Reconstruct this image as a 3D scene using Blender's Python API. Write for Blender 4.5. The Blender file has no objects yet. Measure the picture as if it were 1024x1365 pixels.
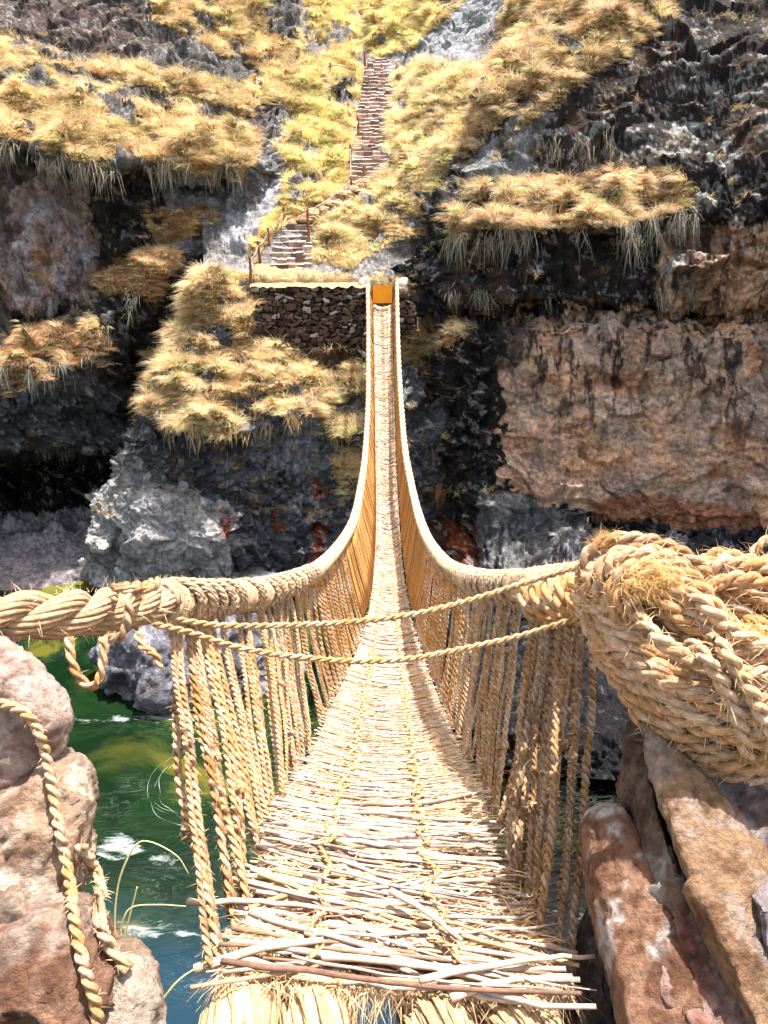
import bpy, bmesh, math, random
import numpy as np
from mathutils import Vector
random.seed(7); rng = np.random.default_rng(7)
scn = bpy.context.scene; COL = scn.collection
F0 = 1000.0; PITCH = math.radians(20); CS, SN = math.cos(PITCH), math.sin(PITCH)
WATER = -12.5
# ------------------------------------------------------------------ geometry helpers
def P(px, py, Y):                 # point on the ray at forward distance Y (metres)
    px = np.asarray(px, float); py = np.asarray(py, float)
    u = (px-512)/F0; v = (682.5-py)/F0
    dy = CS+v*SN; dz = -SN+v*CS; k = Y/dy
    return np.stack([u*k, dy*k, dz*k], -1)
def Q(px, py, d):                 # point at axial depth d
    px = np.asarray(px, float); py = np.asarray(py, float); d = np.asarray(d, float)
    u = (px-512)/F0; v = (682.5-py)/F0
    return np.stack([u*d, (CS+v*SN)*d, (-SN+v*CS)*d], -1)
def proj(V):
    d = V[..., 1]*CS - V[..., 2]*SN
    up = V[..., 1]*SN + V[..., 2]*CS
    return 512+F0*V[..., 0]/d, 682.5-F0*up/d
_perm = np.random.default_rng(3).permutation(256); _perm = np.concatenate([_perm, _perm, _perm])
_g = np.random.default_rng(4).normal(size=(256, 3)); _g /= np.linalg.norm(_g, axis=1)[:, None]
def perlin(p):
    i = np.floor(p).astype(np.int64); f = p-i; i &= 255
    w = f*f*f*(f*(f*6-15)+10); r = 0
    for a in (0, 1):
        wx = w[..., 0] if a else 1-w[..., 0]
        for b in (0, 1):
            wy = w[..., 1] if b else 1-w[..., 1]
            for c in (0, 1):
                wz = w[..., 2] if c else 1-w[..., 2]
                h = _perm[_perm[_perm[(i[..., 0]+a) & 255]+((i[..., 1]+b) & 255)]+((i[..., 2]+c) & 255)]
                g = _g[h]
                r = r + wx*wy*wz*(g[..., 0]*(f[..., 0]-a)+g[..., 1]*(f[..., 1]-b)+g[..., 2]*(f[..., 2]-c))
    return r*1.6
def fbm(p, o=4, gain=.5):
    r = 0; a = 1
    for k in range(o):
        r = r+a*perlin(p*2.03**k+k*17.3); a *= gain
    return r
def ridged(p, o=4, gain=.55):
    r = 0; a = 1
    for k in range(o):
        r = r+a*(1-2*np.abs(perlin(p*2.07**k+k*11.7))); a *= gain
    return r
def worley(p):                    # F1, F2, id of the nearest cell
    i = np.floor(p).astype(np.int64); f1 = np.full(p.shape[:-1], 9.); f2 = f1.copy(); cid = np.zeros(p.shape[:-1], np.int64)
    for a in (-1, 0, 1):
        for b in (-1, 0, 1):
            for c in (-1, 0, 1):
                j = i+np.array([a, b, c]); q = j & 255
                h = _perm[_perm[_perm[q[..., 0]]+q[..., 1]]+q[..., 2]]
                o = np.stack([h/256., _perm[h+37]/256., _perm[h+91]/256.], -1)
                d = np.linalg.norm(j+o-p, axis=-1); m = d < f1
                f2 = np.where(m, f1, np.minimum(f2, d)); cid = np.where(m, h, cid); f1 = np.where(m, d, f1)
    return f1, f2, cid
_g2 = np.random.default_rng(41).normal(size=(256, 3))
def facets(p):                    # broken planes: every cell gets its own tilt
    i = np.floor(p).astype(np.int64); f1 = np.full(p.shape[:-1], 9.); t = np.zeros(p.shape[:-1])
    for a in (-1, 0, 1):
        for b in (-1, 0, 1):
            for c in (-1, 0, 1):
                j = i+np.array([a, b, c]); q = j & 255
                h = _perm[_perm[_perm[q[..., 0]+5]+q[..., 1]]+q[..., 2]]
                v = p-(j+np.stack([h/256., _perm[h+37]/256., _perm[h+91]/256.], -1))
                d = (v*v).sum(-1); m = d < f1
                t = np.where(m, (v*_g2[h]).sum(-1)+.5*(_perm[h+11]/128.-1), t); f1 = np.where(m, d, f1)
    return t
def inpoly(x, y, poly):
    r = np.zeros(x.shape, bool); n = len(poly)
    for k in range(n):
        x0, y0 = poly[k]; x1, y1 = poly[(k+1) % n]
        if y0 == y1: continue
        c = (y0 > y) != (y1 > y)
        r ^= c & (x < (x1-x0)*(y-y0)/(y1-y0)+x0)
    return r
def sstep(a, b, x):
    t = np.clip((x-a)/(b-a), 0, 1); return t*t*(3-2*t)
def catmull(pts, n):
    p = np.asarray(pts, float); m = len(p)
    pp = np.vstack([2*p[0]-p[1], p, 2*p[-1]-p[-2]])
    t = np.linspace(0, m-1-1e-9, n); i = t.astype(int); f = (t-i)[:, None]
    a, b, c, d = pp[i], pp[i+1], pp[i+2], pp[i+3]
    return .5*((2*b)+(-a+c)*f+(2*a-5*b+4*c-d)*f*f+(-a+3*b-3*c+d)*f**3)
def resample(path, step):
    s = np.concatenate([[0], np.cumsum(np.linalg.norm(np.diff(path, axis=0), axis=1))])
    n = max(4, int(s[-1]/step)+1); t = np.linspace(0, s[-1], n)
    return np.stack([np.interp(t, s, path[:, k]) for k in range(3)], 1), t
# ------------------------------------------------------------------ object helpers
def tag(o, label=None, cat=None, group=None, kind=None):
    if label: o['label'] = label
    if cat: o['category'] = cat
    if group: o['group'] = group
    if kind: o['kind'] = kind
    return o
def thing(name, loc, label, cat, group=None):
    o = bpy.data.objects.new(name, None); COL.objects.link(o); o.location = [float(v) for v in loc]
    o.empty_display_size = .2
    return tag(o, label, cat, group)
def mk(name, V, faces, m, parent=None, col=None, fib=None, smooth=True, origin=None):
    V = np.asarray(V, np.float32).reshape(-1, 3)
    if isinstance(faces, np.ndarray): faces = [faces]
    faces = [np.asarray(f, np.int32) for f in faces if len(f)]
    me = bpy.data.meshes.new(name)
    if parent is not None: origin = np.array(parent_world(parent))
    if origin is None: origin = np.zeros(3)
    me.vertices.add(len(V)); me.vertices.foreach_set('co', (V-np.asarray(origin, np.float32)).ravel())
    nl = sum(f.size for f in faces); nf = sum(len(f) for f in faces)
    me.loops.add(nl); me.polygons.add(nf)
    me.loops.foreach_set('vertex_index', np.concatenate([f.ravel() for f in faces]))
    tot = np.concatenate([np.full(len(f), f.shape[1], np.int32) for f in faces])
    st = np.concatenate([[0], np.cumsum(tot)[:-1]]).astype(np.int32)
    me.polygons.foreach_set('loop_start', st)
    try: me.polygons.foreach_set('loop_total', tot)
    except Exception: pass
    me.polygons.foreach_set('use_smooth', np.full(nf, bool(smooth)))
    me.update(calc_edges=True)
    if col is not None:
        a = me.attributes.new('Col', 'FLOAT_COLOR', 'POINT')
        c = np.ones((len(V), 4), np.float32); c[:, :3] = np.clip(col, 0, 1); a.data.foreach_set('color', c.ravel())
    if fib is not None:
        a = me.attributes.new('fib', 'FLOAT_VECTOR', 'POINT'); a.data.foreach_set('vector', np.asarray(fib, np.float32).ravel())
    me.materials.append(m)
    o = bpy.data.objects.new(name, me); COL.objects.link(o)
    if parent is not None: o.parent = parent
    else: o.location = [float(v) for v in origin]
    return o
def parent_world(p):
    v = np.array(p.location)
    while p.parent is not None:
        p = p.parent; v = v+np.array(p.location)
    return v
class Geo:
    """collects pieces of ONE mesh"""
    def __init__(s): s.V = []; s.F = []; s.C = []; s.B = []; s.n = 0
    def add(s, V, F, C=None, B=None):
        V = V.reshape(-1, 3)
        s.V.append(V); s.F.append(F+s.n)
        s.C.append(np.broadcast_to(np.array([.5, .5, .5]) if C is None else C, V.shape))
        s.B.append(np.zeros_like(V) if B is None else B); s.n += len(V)
    def build(s, name, m, parent=None, smooth=True, origin=None, clean=False):
        fs = {}
        for f in s.F: fs.setdefault(f.shape[1], []).append(f)
        return mk(name, np.concatenate(s.V), [np.concatenate(v) for v in fs.values()], m, parent,
                  np.concatenate(s.C), np.concatenate(s.B), smooth, origin)
def frames(path, ref):
    T = np.gradient(path, axis=0); T /= np.linalg.norm(T, axis=1)[:, None]+1e-12
    A = np.cross(T, np.asarray(ref, float)); A /= np.linalg.norm(A, axis=1)[:, None]+1e-9
    return T, A, np.cross(A, T)
def autoref(path):
    d = np.abs(path[-1]-path[0]); return [(1, .1, 0), (0, 1, .1), (.1, 0, 1)][[2, 0, 1][int(np.argmax(d))]] if d.max() > 0 else (0, 0, 1)
def tube(g, path, r, k=6, C=None, ref=None, seed=0, s0=0.):
    path = np.asarray(path, float); n = len(path); r = np.broadcast_to(r, (n,))
    T, A, B = frames(path, ref if ref is not None else autoref(path))
    a = np.arange(k)/k*2*np.pi
    V = path[:, None]+r[:, None, None]*(np.cos(a)[None, :, None]*A[:, None]+np.sin(a)[None, :, None]*B[:, None])
    s = np.concatenate([[0], np.cumsum(np.linalg.norm(np.diff(path, axis=0), axis=1))])+s0+seed
    fb = np.stack([np.cos(a)[None].repeat(n, 0), np.sin(a)[None].repeat(n, 0), s[:, None].repeat(k, 1)], -1)
    i = np.arange(n-1)[:, None]*k; j = np.arange(k)[None]; j2 = (j+1) % k
    F = np.stack([i+j, i+j2, i+k+j2, i+k+j], -1).reshape(-1, 4)
    if C is not None and np.ndim(C) == 2: C = np.repeat(C, k, 0)
    g.add(V, F, C, fb.reshape(-1, 3))
    for e, o in ((0, 0), (n-1, 1)):     # end caps
        c = np.arange(k)+e*k
        if o == 0: c = c[::-1]
        if k == 4: g.F.append(c[None]+g.n-n*k)
        elif k == 6: g.F.append(np.array([[c[0], c[1], c[2], c[3]], [c[0], c[3], c[4], c[5]]])+g.n-n*k)
        elif k == 8: g.F.append(np.array([[c[0], c[1], c[2], c[3]], [c[0], c[3], c[4], c[7]], [c[4], c[5], c[6], c[7]]])+g.n-n*k)
STRAW = np.array([.50, .265, .105]); STRAWL = np.array([.62, .43, .25]); STRAWG = np.array([.56, .47, .36])
def rope(g, path, R, n=2, pitch=None, k=6, col=STRAW, ref=None, jit=.12, fuzz=0, flen=.03, wob=0., res=9, ph=0.):
    """n strands twisted round one another along the path"""
    pitch = pitch or R*4.6
    path, s = resample(np.asarray(path, float), pitch/res)
    if wob: path = path+wob*np.stack([perlin(np.stack([s*3+q*9, s*0+ph, s*0], -1)) for q in (1, 2, 3)], -1)
    T, A, B = frames(path, ref if ref is not None else autoref(path))
    off = R*(.5 if n == 2 else .54); rs = R*(.56 if n == 2 else .5)
    for q in range(n):
        a = 2*np.pi*(s/pitch+q/n)+ph
        sw = 1+jit*perlin(np.stack([s*14, s*0+q*5.1+ph, s*0], -1))
        c = path+off*(np.cos(a)[:, None]*A+np.sin(a)[:, None]*B)
        cc = col*(1+.28*perlin(np.stack([s*9, s*0+q*3.3+ph*2, s*0+.5], -1)))[:, None]; bl = np.clip(.25+1.1*perlin(np.stack([s*21, s*0+q*9.3+ph, s*0+2.5], -1))+.5*perlin(np.stack([s*2.2, s*0+ph*3, s*0], -1)), 0, .8)[:, None]; cc = cc*(1-bl)+np.array([.66, .50, .37])*bl
        tube(g, c, rs*sw, k, cc, ref=ref if ref is not None else autoref(path), seed=q*7+ph*3)
    if fuzz:
        m = int(fuzz*s[-1]); i = rng.integers(1, len(path)-1, m)
        a = rng.uniform(0, 2*np.pi, m); nrm = np.cos(a)[:, None]*A[i]+np.sin(a)[:, None]*B[i]
        d = nrm*rng.uniform(.1, .8, (m, 1))+T[i]*rng.normal(0, 1., (m, 1))+rng.normal(0, .3, (m, 3))
        d /= np.linalg.norm(d, axis=1)[:, None]
        blades(g, path[i]+nrm*R*.7, d, flen*rng.uniform(.25, 1.0, m), R*.02+.0005, STRAWL*rng.uniform(.8, 1.25, (m, 1)), droop=.4)
def blades(g, root, d, L, w, col, droop=1., seg=2):
    n = len(root); L = np.broadcast_to(L, (n,)); w = np.broadcast_to(w, (n,))
    side = np.cross(d, rng.normal(size=(n, 3))); side /= np.linalg.norm(side, axis=1)[:, None]+1e-9
    rows = []; p = root; dd = d
    for q in range(seg+1):
        t = q/seg
        ww = (w*(1-t*.85))[:, None]
        rows += [p-side*ww, p+side*ww]
        p = p+dd*(L/seg)[:, None]; dd = dd+np.array([0, 0, -1])*droop/seg; dd = dd/np.linalg.norm(dd, axis=1)[:, None]
    V = np.stack(rows, 1); k = 2*(seg+1); b = np.arange(n)[:, None]*k
    F = np.concatenate([b+np.array([[2*q, 2*q+1, 2*q+3, 2*q+2]]) for q in range(seg)])
    C = np.repeat(np.broadcast_to(col, (n, 3)), k, 0)
    g.add(V, F, C)
# ------------------------------------------------------------------ materials
def newmat(name):
    m = bpy.data.materials.new(name); m.use_nodes = True; nt = m.node_tree; nt.nodes.clear()
    out = nt.nodes.new('ShaderNodeOutputMaterial'); bs = nt.nodes.new('ShaderNodeBsdfPrincipled')
    nt.links.new(bs.outputs[0], out.inputs[0]); return m, nt, bs, out
def nd(nt, t, **kw):
    n = nt.nodes.new(t)
    for k, v in kw.items():
        if k in n.inputs: n.inputs[k].default_value = v
        else: setattr(n, k, v)
    return n
def colmat(name, scale=8., amt=.5, bump=.3, bscale=20., bdist=.02, rough=.9, fibre=False, spec=.15, coords='Object'):
    m, nt, bs, out = newmat(name)
    at = nd(nt, 'ShaderNodeAttribute', attribute_name='Col')
    tc = nd(nt, 'ShaderNodeTexCoord')
    L = nt.links.new
    no = nd(nt, 'ShaderNodeTexNoise', Scale=scale, Detail=8., Roughness=.68)
    L(tc.outputs[coords], no.inputs['Vector'])
    mr = nd(nt, 'ShaderNodeMapRange'); mr.inputs[1].default_value = .3; mr.inputs[2].default_value = .7
    mr.inputs[3].default_value = 1-amt; mr.inputs[4].default_value = 1+amt
    L(no.outputs['Fac'], mr.inputs[0])
    mul = nd(nt, 'ShaderNodeVectorMath', operation='SCALE')
    L(at.outputs['Color'], mul.inputs[0]); L(mr.outputs[0], mul.inputs['Scale'])
    colout = mul.outputs[0]
    bn = nd(nt, 'ShaderNodeTexNoise', Scale=bscale, Detail=10., Roughness=.7)
    L(tc.outputs[coords], bn.inputs['Vector'])
    h = bn.outputs['Fac']
    if fibre:
        fa = nd(nt, 'ShaderNodeAttribute', attribute_name='fib')
        sc = nd(nt, 'ShaderNodeMapping'); sc.inputs['Scale'].default_value = (6, 6, 40)
        L(fa.outputs['Vector'], sc.inputs[0])
        fn = nd(nt, 'ShaderNodeTexNoise', Scale=1.6, Detail=5., Roughness=.7); L(sc.outputs[0], fn.inputs['Vector'])
        m2 = nd(nt, 'ShaderNodeMapRange'); m2.inputs[1].default_value = .3; m2.inputs[2].default_value = .7
        m2.inputs[3].default_value = .5; m2.inputs[4].default_value = 1.5
        L(fn.outputs['Fac'], m2.inputs[0])
        mu2 = nd(nt, 'ShaderNodeVectorMath', operation='SCALE'); L(colout, mu2.inputs[0]); L(m2.outputs[0], mu2.inputs['Scale'])
        colout = mu2.outputs[0]; h = fn.outputs['Fac']
    L(colout, bs.inputs['Base Color'])
    bp = nd(nt, 'ShaderNodeBump', Strength=bump, Distance=bdist); L(h, bp.inputs['Height']); L(bp.outputs[0], bs.inputs['Normal'])
    bs.inputs['Roughness'].default_value = rough; bs.inputs['Specular IOR Level'].default_value = spec
    return m
M_rock = colmat('rock', 6., .6, 1., 7., .28)
M_stone = colmat('near_stone', 42., .5, 1., 80., .028)
M_rope = colmat('rope_fibre', 60., .4, 1., 60., .008, fibre=True)
M_stick = colmat('stick_wood', 30., .3, .7, 60., .004, fibre=True)
M_wood = colmat('weathered_wood', 9., .3, .5, 20., .01)
M_masonry = colmat('masonry', 5., .4, .8, 9., .06)
M_cloth = colmat('cloth', 3., .06, .2, 10., .01)
M_foam = colmat('foam', 3., .1, .2, 10., .02)
def grassmat():
    m, nt, bs, out = newmat('dry_grass'); L = nt.links.new
    at = nd(nt, 'ShaderNodeAttribute', attribute_name='Col')
    L(at.outputs['Color'], bs.inputs['Base Color']); bs.inputs['Roughness'].default_value = .7; bs.inputs['Specular IOR Level'].default_value = .2
    tr = nd(nt, 'ShaderNodeBsdfTranslucent'); L(at.outputs['Color'], tr.inputs[0])
    mx = nd(nt, 'ShaderNodeMixShader'); mx.inputs[0].default_value = .35
    L(bs.outputs[0], mx.inputs[1]); L(tr.outputs[0], mx.inputs[2]); L(mx.outputs[0], out.inputs[0]); return m
M_grass = grassmat()
def wpt(px, py):
    v = (682.5-np.asarray(py, float))/F0; dz = -SN+v*CS; k = (WATER+.015)/dz; return np.stack([(np.asarray(px, float)-512)/F0*k, (CS+v*SN)*k, np.full(np.shape(k), WATER+.015)], -1)
FOAM = [(160, 957, 3.2, .5, 1.), (230, 955, 2.2, .5, 1.1), (158, 1126, .9, .7, 1.45), (175, 1132, .5, .3, 1.7), (215, 1145, .9, .5, 1.), (190, 1238, 1.2, .5, 1.2), (240, 1245, 1., .4, 1.), (50, 795, 2.5, .6, .9), (100, 1090, 1.5, .4, .8), (770, 1218, 1.6, .5, .8), (240, 1060, .8, 1.2, .5)]
def watermat():
    m, nt, bs, out = newmat('river_water'); L = nt.links.new
    geo = nd(nt, 'ShaderNodeNewGeometry')
    n1 = nd(nt, 'ShaderNodeTexNoise', Scale=.35, Detail=6., Roughness=.6, Distortion=1.2); L(geo.outputs['Position'], n1.inputs['Vector'])
    cr = nd(nt, 'ShaderNodeValToRGB'); e = cr.color_ramp.elements
    e[0].position = .42; e[0].color = (.0022, .009, .0035, 1); e[1].position = .62; e[1].color = (.065, .06, .010, 1)
    x = cr.color_ramp.elements.new(.55); x.color = (.007, .020, .006, 1)
    L(n1.outputs['Fac'], cr.inputs[0])
    # sky reflection painted teal-blue into the water colour nearer the near bank
    sp = nd(nt, 'ShaderNodeSeparateXYZ'); L(geo.outputs['Position'], sp.inputs[0])
    n2 = nd(nt, 'ShaderNodeTexNoise', Scale=.5, Detail=4.); L(geo.outputs['Position'], n2.inputs['Vector'])
    ad = nd(nt, 'ShaderNodeMath', operation='MULTIPLY_ADD'); L(n2.outputs['Fac'], ad.inputs[0]); ad.inputs[1].default_value = 3.; L(sp.outputs['Y'], ad.inputs[2])
    mr = nd(nt, 'ShaderNodeMapRange'); mr.inputs[1].default_value = 11.2; mr.inputs[2].default_value = 13.2; mr.inputs[3].default_value = 1; mr.inputs[4].default_value = 0
    L(ad.outputs[0], mr.inputs[0])
    mx = nd(nt, 'ShaderNodeMix', data_type='RGBA'); L(mr.outputs[0], mx.inputs[0]); L(cr.outputs[0], mx.inputs[6]); mx.inputs[7].default_value = (.004, .02, .034, 1)
    for (fx, fy, rx, ry, cc_) in ((95, 770, 3.4, 2.2, (.12, .115, .018, 1)), (165, 1000, 1.7, 1.3, (.026, .032, .006, 1)), (130, 905, 1.6, 1.2, (.026, .032, .006, 1))):
        c_ = wpt(fx, fy); mp_ = nd(nt, 'ShaderNodeMapping'); mp_.vector_type = 'TEXTURE'; mp_.inputs['Location'].default_value = (c_[0], c_[1], WATER); mp_.inputs['Scale'].default_value = (rx, ry, 1)
        L(geo.outputs['Position'], mp_.inputs[0]); ln = nd(nt, 'ShaderNodeVectorMath', operation='LENGTH'); L(mp_.outputs[0], ln.inputs[0])
        sb = nd(nt, 'ShaderNodeMath', operation='MULTIPLY_ADD'); L(n1.outputs['Fac'], sb.inputs[0]); sb.inputs[1].default_value = -2.6; L(ln.outputs['Value'], sb.inputs[2])
        fr = nd(nt, 'ShaderNodeMapRange'); fr.inputs[1].default_value = -.5; fr.inputs[2].default_value = -1.2; fr.inputs[4].default_value = .9; L(sb.outputs[0], fr.inputs[0])
        mq = nd(nt, 'ShaderNodeMix', data_type='RGBA'); L(fr.outputs[0], mq.inputs[0]); L(mx.outputs[2], mq.inputs[6]); mq.inputs[7].default_value = cc_; mx = mq
    dk = nd(nt, 'ShaderNodeMapRange'); dk.inputs[1].default_value = .5; dk.inputs[2].default_value = 3.; dk.inputs[3].default_value = 1.; dk.inputs[4].default_value = .06  # right-hand water darkened in its colour for the dark cliff's reflection and shade
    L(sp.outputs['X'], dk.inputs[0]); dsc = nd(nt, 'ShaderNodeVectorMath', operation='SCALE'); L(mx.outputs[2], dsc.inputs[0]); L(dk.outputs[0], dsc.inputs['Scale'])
    # fine foam streaks
    mp = nd(nt, 'ShaderNodeMapping'); mp.inputs['Scale'].default_value = (.35, 1.1, 1); L(geo.outputs['Position'], mp.inputs[0])
    n3 = nd(nt, 'ShaderNodeTexNoise', Scale=1.6, Detail=9., Roughness=.72, Distortion=2.4); L(mp.outputs[0], n3.inputs['Vector'])
    r3 = nd(nt, 'ShaderNodeValToRGB'); e = r3.color_ramp.elements
    e[0].position = .495; e[0].color = (0, 0, 0, 1); e[1].position = .51; e[1].color = (0, 0, 0, 1)
    x = r3.color_ramp.elements.new(.5025); x.color = (.15, .15, .15, 1); L(n3.outputs['Fac'], r3.inputs[0])
    n4 = nd(nt, 'ShaderNodeTexNoise', Scale=.45, Detail=3.); L(geo.outputs['Position'], n4.inputs['Vector'])
    r4 = nd(nt, 'ShaderNodeMapRange'); r4.inputs[1].default_value = .5; r4.inputs[2].default_value = .62; L(n4.outputs['Fac'], r4.inputs[0])
    mm = nd(nt, 'ShaderNodeMath', operation='MULTIPLY'); L(r3.outputs[0], mm.inputs[0]); L(r4.outputs[0], mm.inputs[1])
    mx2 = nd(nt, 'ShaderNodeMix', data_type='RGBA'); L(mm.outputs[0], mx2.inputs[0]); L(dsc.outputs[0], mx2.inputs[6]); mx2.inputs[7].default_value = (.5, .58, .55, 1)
    acc = None
    for (fx, fy, rx, ry, kind) in FOAM:
        c_ = wpt(fx, fy); mp_ = nd(nt, 'ShaderNodeMapping'); mp_.vector_type = 'TEXTURE'; mp_.inputs['Location'].default_value = (c_[0], c_[1], WATER); mp_.inputs['Scale'].default_value = (rx, ry, 1)
        L(geo.outputs['Position'], mp_.inputs[0]); ln = nd(nt, 'ShaderNodeVectorMath', operation='LENGTH'); L(mp_.outputs[0], ln.inputs[0])
        fr = nd(nt, 'ShaderNodeMapRange'); fr.inputs[1].default_value = 1.; fr.inputs[2].default_value = 0.; fr.inputs[4].default_value = kind; L(ln.outputs['Value'], fr.inputs[0])
        if acc is None: acc = fr.outputs[0]
        else:
            ma = nd(nt, 'ShaderNodeMath', operation='MAXIMUM'); L(acc, ma.inputs[0]); L(fr.outputs[0], ma.inputs[1]); acc = ma.outputs[0]
    mpf = nd(nt, 'ShaderNodeMapping'); mpf.inputs['Scale'].default_value = (.8, 2.4, 1); mpf.inputs['Rotation'].default_value = (0, 0, .35); L(geo.outputs['Position'], mpf.inputs[0])
    nf = nd(nt, 'ShaderNodeTexNoise', Scale=1.5, Detail=10., Roughness=.72, Distortion=1.6); L(mpf.outputs[0], nf.inputs['Vector'])
    af = nd(nt, 'ShaderNodeMath', operation='MULTIPLY_ADD'); L(acc, af.inputs[0]); af.inputs[1].default_value = .34; L(nf.outputs['Fac'], af.inputs[2])
    rf = nd(nt, 'ShaderNodeMapRange'); rf.inputs[1].default_value = .75; rf.inputs[2].default_value = .95; L(af.outputs[0], rf.inputs[0])
    mx3 = nd(nt, 'ShaderNodeMix', data_type='RGBA'); L(rf.outputs[0], mx3.inputs[0]); L(mx2.outputs[2], mx3.inputs[6]); mx3.inputs[7].default_value = (.27, .31, .30, 1)
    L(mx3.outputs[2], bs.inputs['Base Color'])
    bs.inputs['Roughness'].default_value = .12; bs.inputs['IOR'].default_value = 1.33
    b = nd(nt, 'ShaderNodeTexNoise', Scale=1.1, Detail=6., Roughness=.6, Distortion=.8); L(mp.outputs[0], b.inputs['Vector'])
    bp = nd(nt, 'ShaderNodeBump', Strength=.35, Distance=.12); L(b.outputs['Fac'], bp.inputs['Height']); L(bp.outputs[0], bs.inputs['Normal'])
    return m
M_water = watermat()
# ------------------------------------------------------------------ terrain sheets
GP = dict(
 G1=[(-200,45),(0,50),(100,85),(200,90),(300,112),(340,120),(345,175),(330,232),(250,228),(200,210),(120,212),(60,190),(0,180),(-200,180)],
 G2=[(195,-120),(480,-120),(480,60),(470,100),(345,112),(340,70),(290,70),(250,45),(200,30)],
 G3=[(125,375),(170,342),(235,325),(240,345),(205,398),(140,392)],
 G4=[(190,285),(280,275),(288,308),(210,322)],
 G5=[(-200,450),(0,455),(60,432),(135,430),(142,470),(60,500),(0,525),(-200,530)],
 G6=[(335,355),(262,345),(225,445),(182,545),(230,560),(290,592),(330,552),(400,548),(470,582),(492,545),(490,478),(430,482),(390,472),(345,455),(335,400)],
 G7=[(345,112),(480,90),(482,150),(468,185),(462,245),(400,285),(372,300),(355,330),(335,372),(300,380),(340,310),(372,270),(385,215),(350,175)],
 G8=[(525,98),(560,80),(640,90),(650,130),(605,200),(592,250),(560,315),(495,335),(470,358),(415,350),(420,300),(480,255),(515,225),(520,160)],
 G9=[(490,-150),(650,-150),(620,0),(555,62),(500,78),(485,60)],
 G10=[(690,-120),(940,-120),(890,20),(840,70),(760,118),(700,168),(650,190),(612,212),(612,180),(650,100),(665,40)],
 G11=[(600,300),(612,252),(660,236),(760,236),(880,224),(925,238),(925,272),(880,288),(800,305),(720,308),(650,300),(605,330)],
 G12=[(535,432),(622,430),(605,458),(565,478),(545,510),(536,500)],
 G13=[(440,610),(480,590),(486,640),(450,660)],
 G14=[(543,600),(560,600),(566,650),(548,650)])
class Sheet: pass
def sheet(name, cols, rows, nu, nv, colf, amp=1., blur=3, sd=0., hidden_px=False):
    """rows: top to bottom, each a list of (py, Y) for the columns"""
    cols = np.array(cols, float); R = np.array(rows, float); m, n = R.shape[:2]
    ctl = P(np.broadcast_to(cols, (m, n)), R[..., 0], R[..., 1])
    dr = np.linalg.norm(np.diff(ctl, axis=0), axis=2).mean(1)+.15; rt = np.concatenate([[0], np.cumsum(dr)])
    dc = np.maximum(np.diff(cols), 1); ct = np.concatenate([[0], np.cumsum(dc)])
    tv = np.linspace(0, rt[-1], nv); tu = np.linspace(0, ct[-1], nu)
    def up(a):
        b = np.stack([np.interp(tv, rt, a[:, j]) for j in range(n)], 1)
        return np.stack([np.interp(tu, ct, b[i]) for i in range(nv)], 0)
    px = np.stack([up(ctl[..., k]) for k in range(3)], -1)
    for _ in range(blur):
        q = np.pad(px, ((2, 2), (2, 2), (0, 0)), 'edge')
        px = sum(q[i:i+nv, 2:2+nu] for i in range(5))/10+sum(q[2:2+nv, j:j+nu] for j in range(5))/10
    V = px
    def nrm(V):
        a = np.gradient(V, axis=0); b = np.gradient(V, axis=1); N = np.cross(a, b); N /= np.linalg.norm(N, axis=2)[..., None]+1e-9
        return N*np.sign((N*(-V)).sum(-1).mean())
    N = nrm(V)
    p = V+sd
    warp = np.stack([fbm(p*.35+5, 2), fbm(p*.35+31, 2), fbm(p*.35+77, 2)], -1)*.8
    w = p+warp
    f1, f2, cid = worley(w*np.array([.42, .42, .6])); blk = (_perm[cid]/255.-.5)
    e1 = np.clip((f2-f1)/.22, 0, 1)
    g1, g2, c2 = worley(w*np.array([1.1, 1.1, 1.9])+9); e2 = np.clip((g2-g1)/.25, 0, 1); b2 = (_perm[c2]/255.-.5)
    strata = perlin(w*np.array([.12, .12, 1.3])+3)
    px_, py_ = proj(V); calm = (py_ < 235)*((px_ > 600)+(px_ < 225)); wallm = inpoly(px_, py_, [(660,425),(1400,420),(1400,700),(660,690)])
    hi = 1-.68*calm-.5*wallm
    d = .55*fbm(p*.3, 2)+.55*blk*e1-.3*(1-e1)+.22*strata+hi*(.28*b2*e2-.16*(1-e2)+.26*ridged(p*1.2, 3)*.5+.095*fbm(p*3.2+2, 5, .62)-.09*np.clip(1-np.abs(perlin(w*np.array([1.5, 1.5, .35])+21))*6, 0, 1))
    ms = sstep(-.25, .35, perlin(p*.33+14)); tz = p[..., 2]*.85+.9*fbm(p*.28+7, 2)+.10*perlin(p*1.7)
    d = d+.42*ms*(np.mod(tz, 1)**1.6-.35); tz2 = p[..., 2]*2.6+1.1*fbm(p*.5+27, 2)+.15*perlin(p*2.9); d = d+.13*(1-.5*ms)*(np.mod(tz2, 1)**1.5-.35)
    d = d*.72+.34*facets(w*np.array([.55, .55, .8])+33)+hi*(.15*facets(w*np.array([1.5, 1.5, 2.])+71)+.065*facets(p*np.array([3.6, 3.6, 4.6])+11))
    px_, py_ = proj(V)
    a = amp(px_, py_) if callable(amp) else amp
    hm = np.zeros(px_.shape)
    for k_ in ('G1', 'G2', 'G3', 'G5', 'G6', 'G7', 'G8', 'G9', 'G10', 'G11'): hm = np.maximum(hm, inpoly(px_, py_, GP[k_]))
    if callable(amp): hm = hm*(a > .2)
    q_ = np.pad(hm, 4, 'edge'); hm = sum(q_[i:i+nv, 4:4+nu] for i in range(9))/9; q_ = np.pad(hm, 4, 'edge'); hm = sum(q_[4:4+nv, j:j+nu] for j in range(9))/9
    hm = hm*sstep(-.1, .3, .66+1.7*fbm(p*np.array([.75, .75, 1.6])+12, 4, .6)); ing = hm > .02
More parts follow.
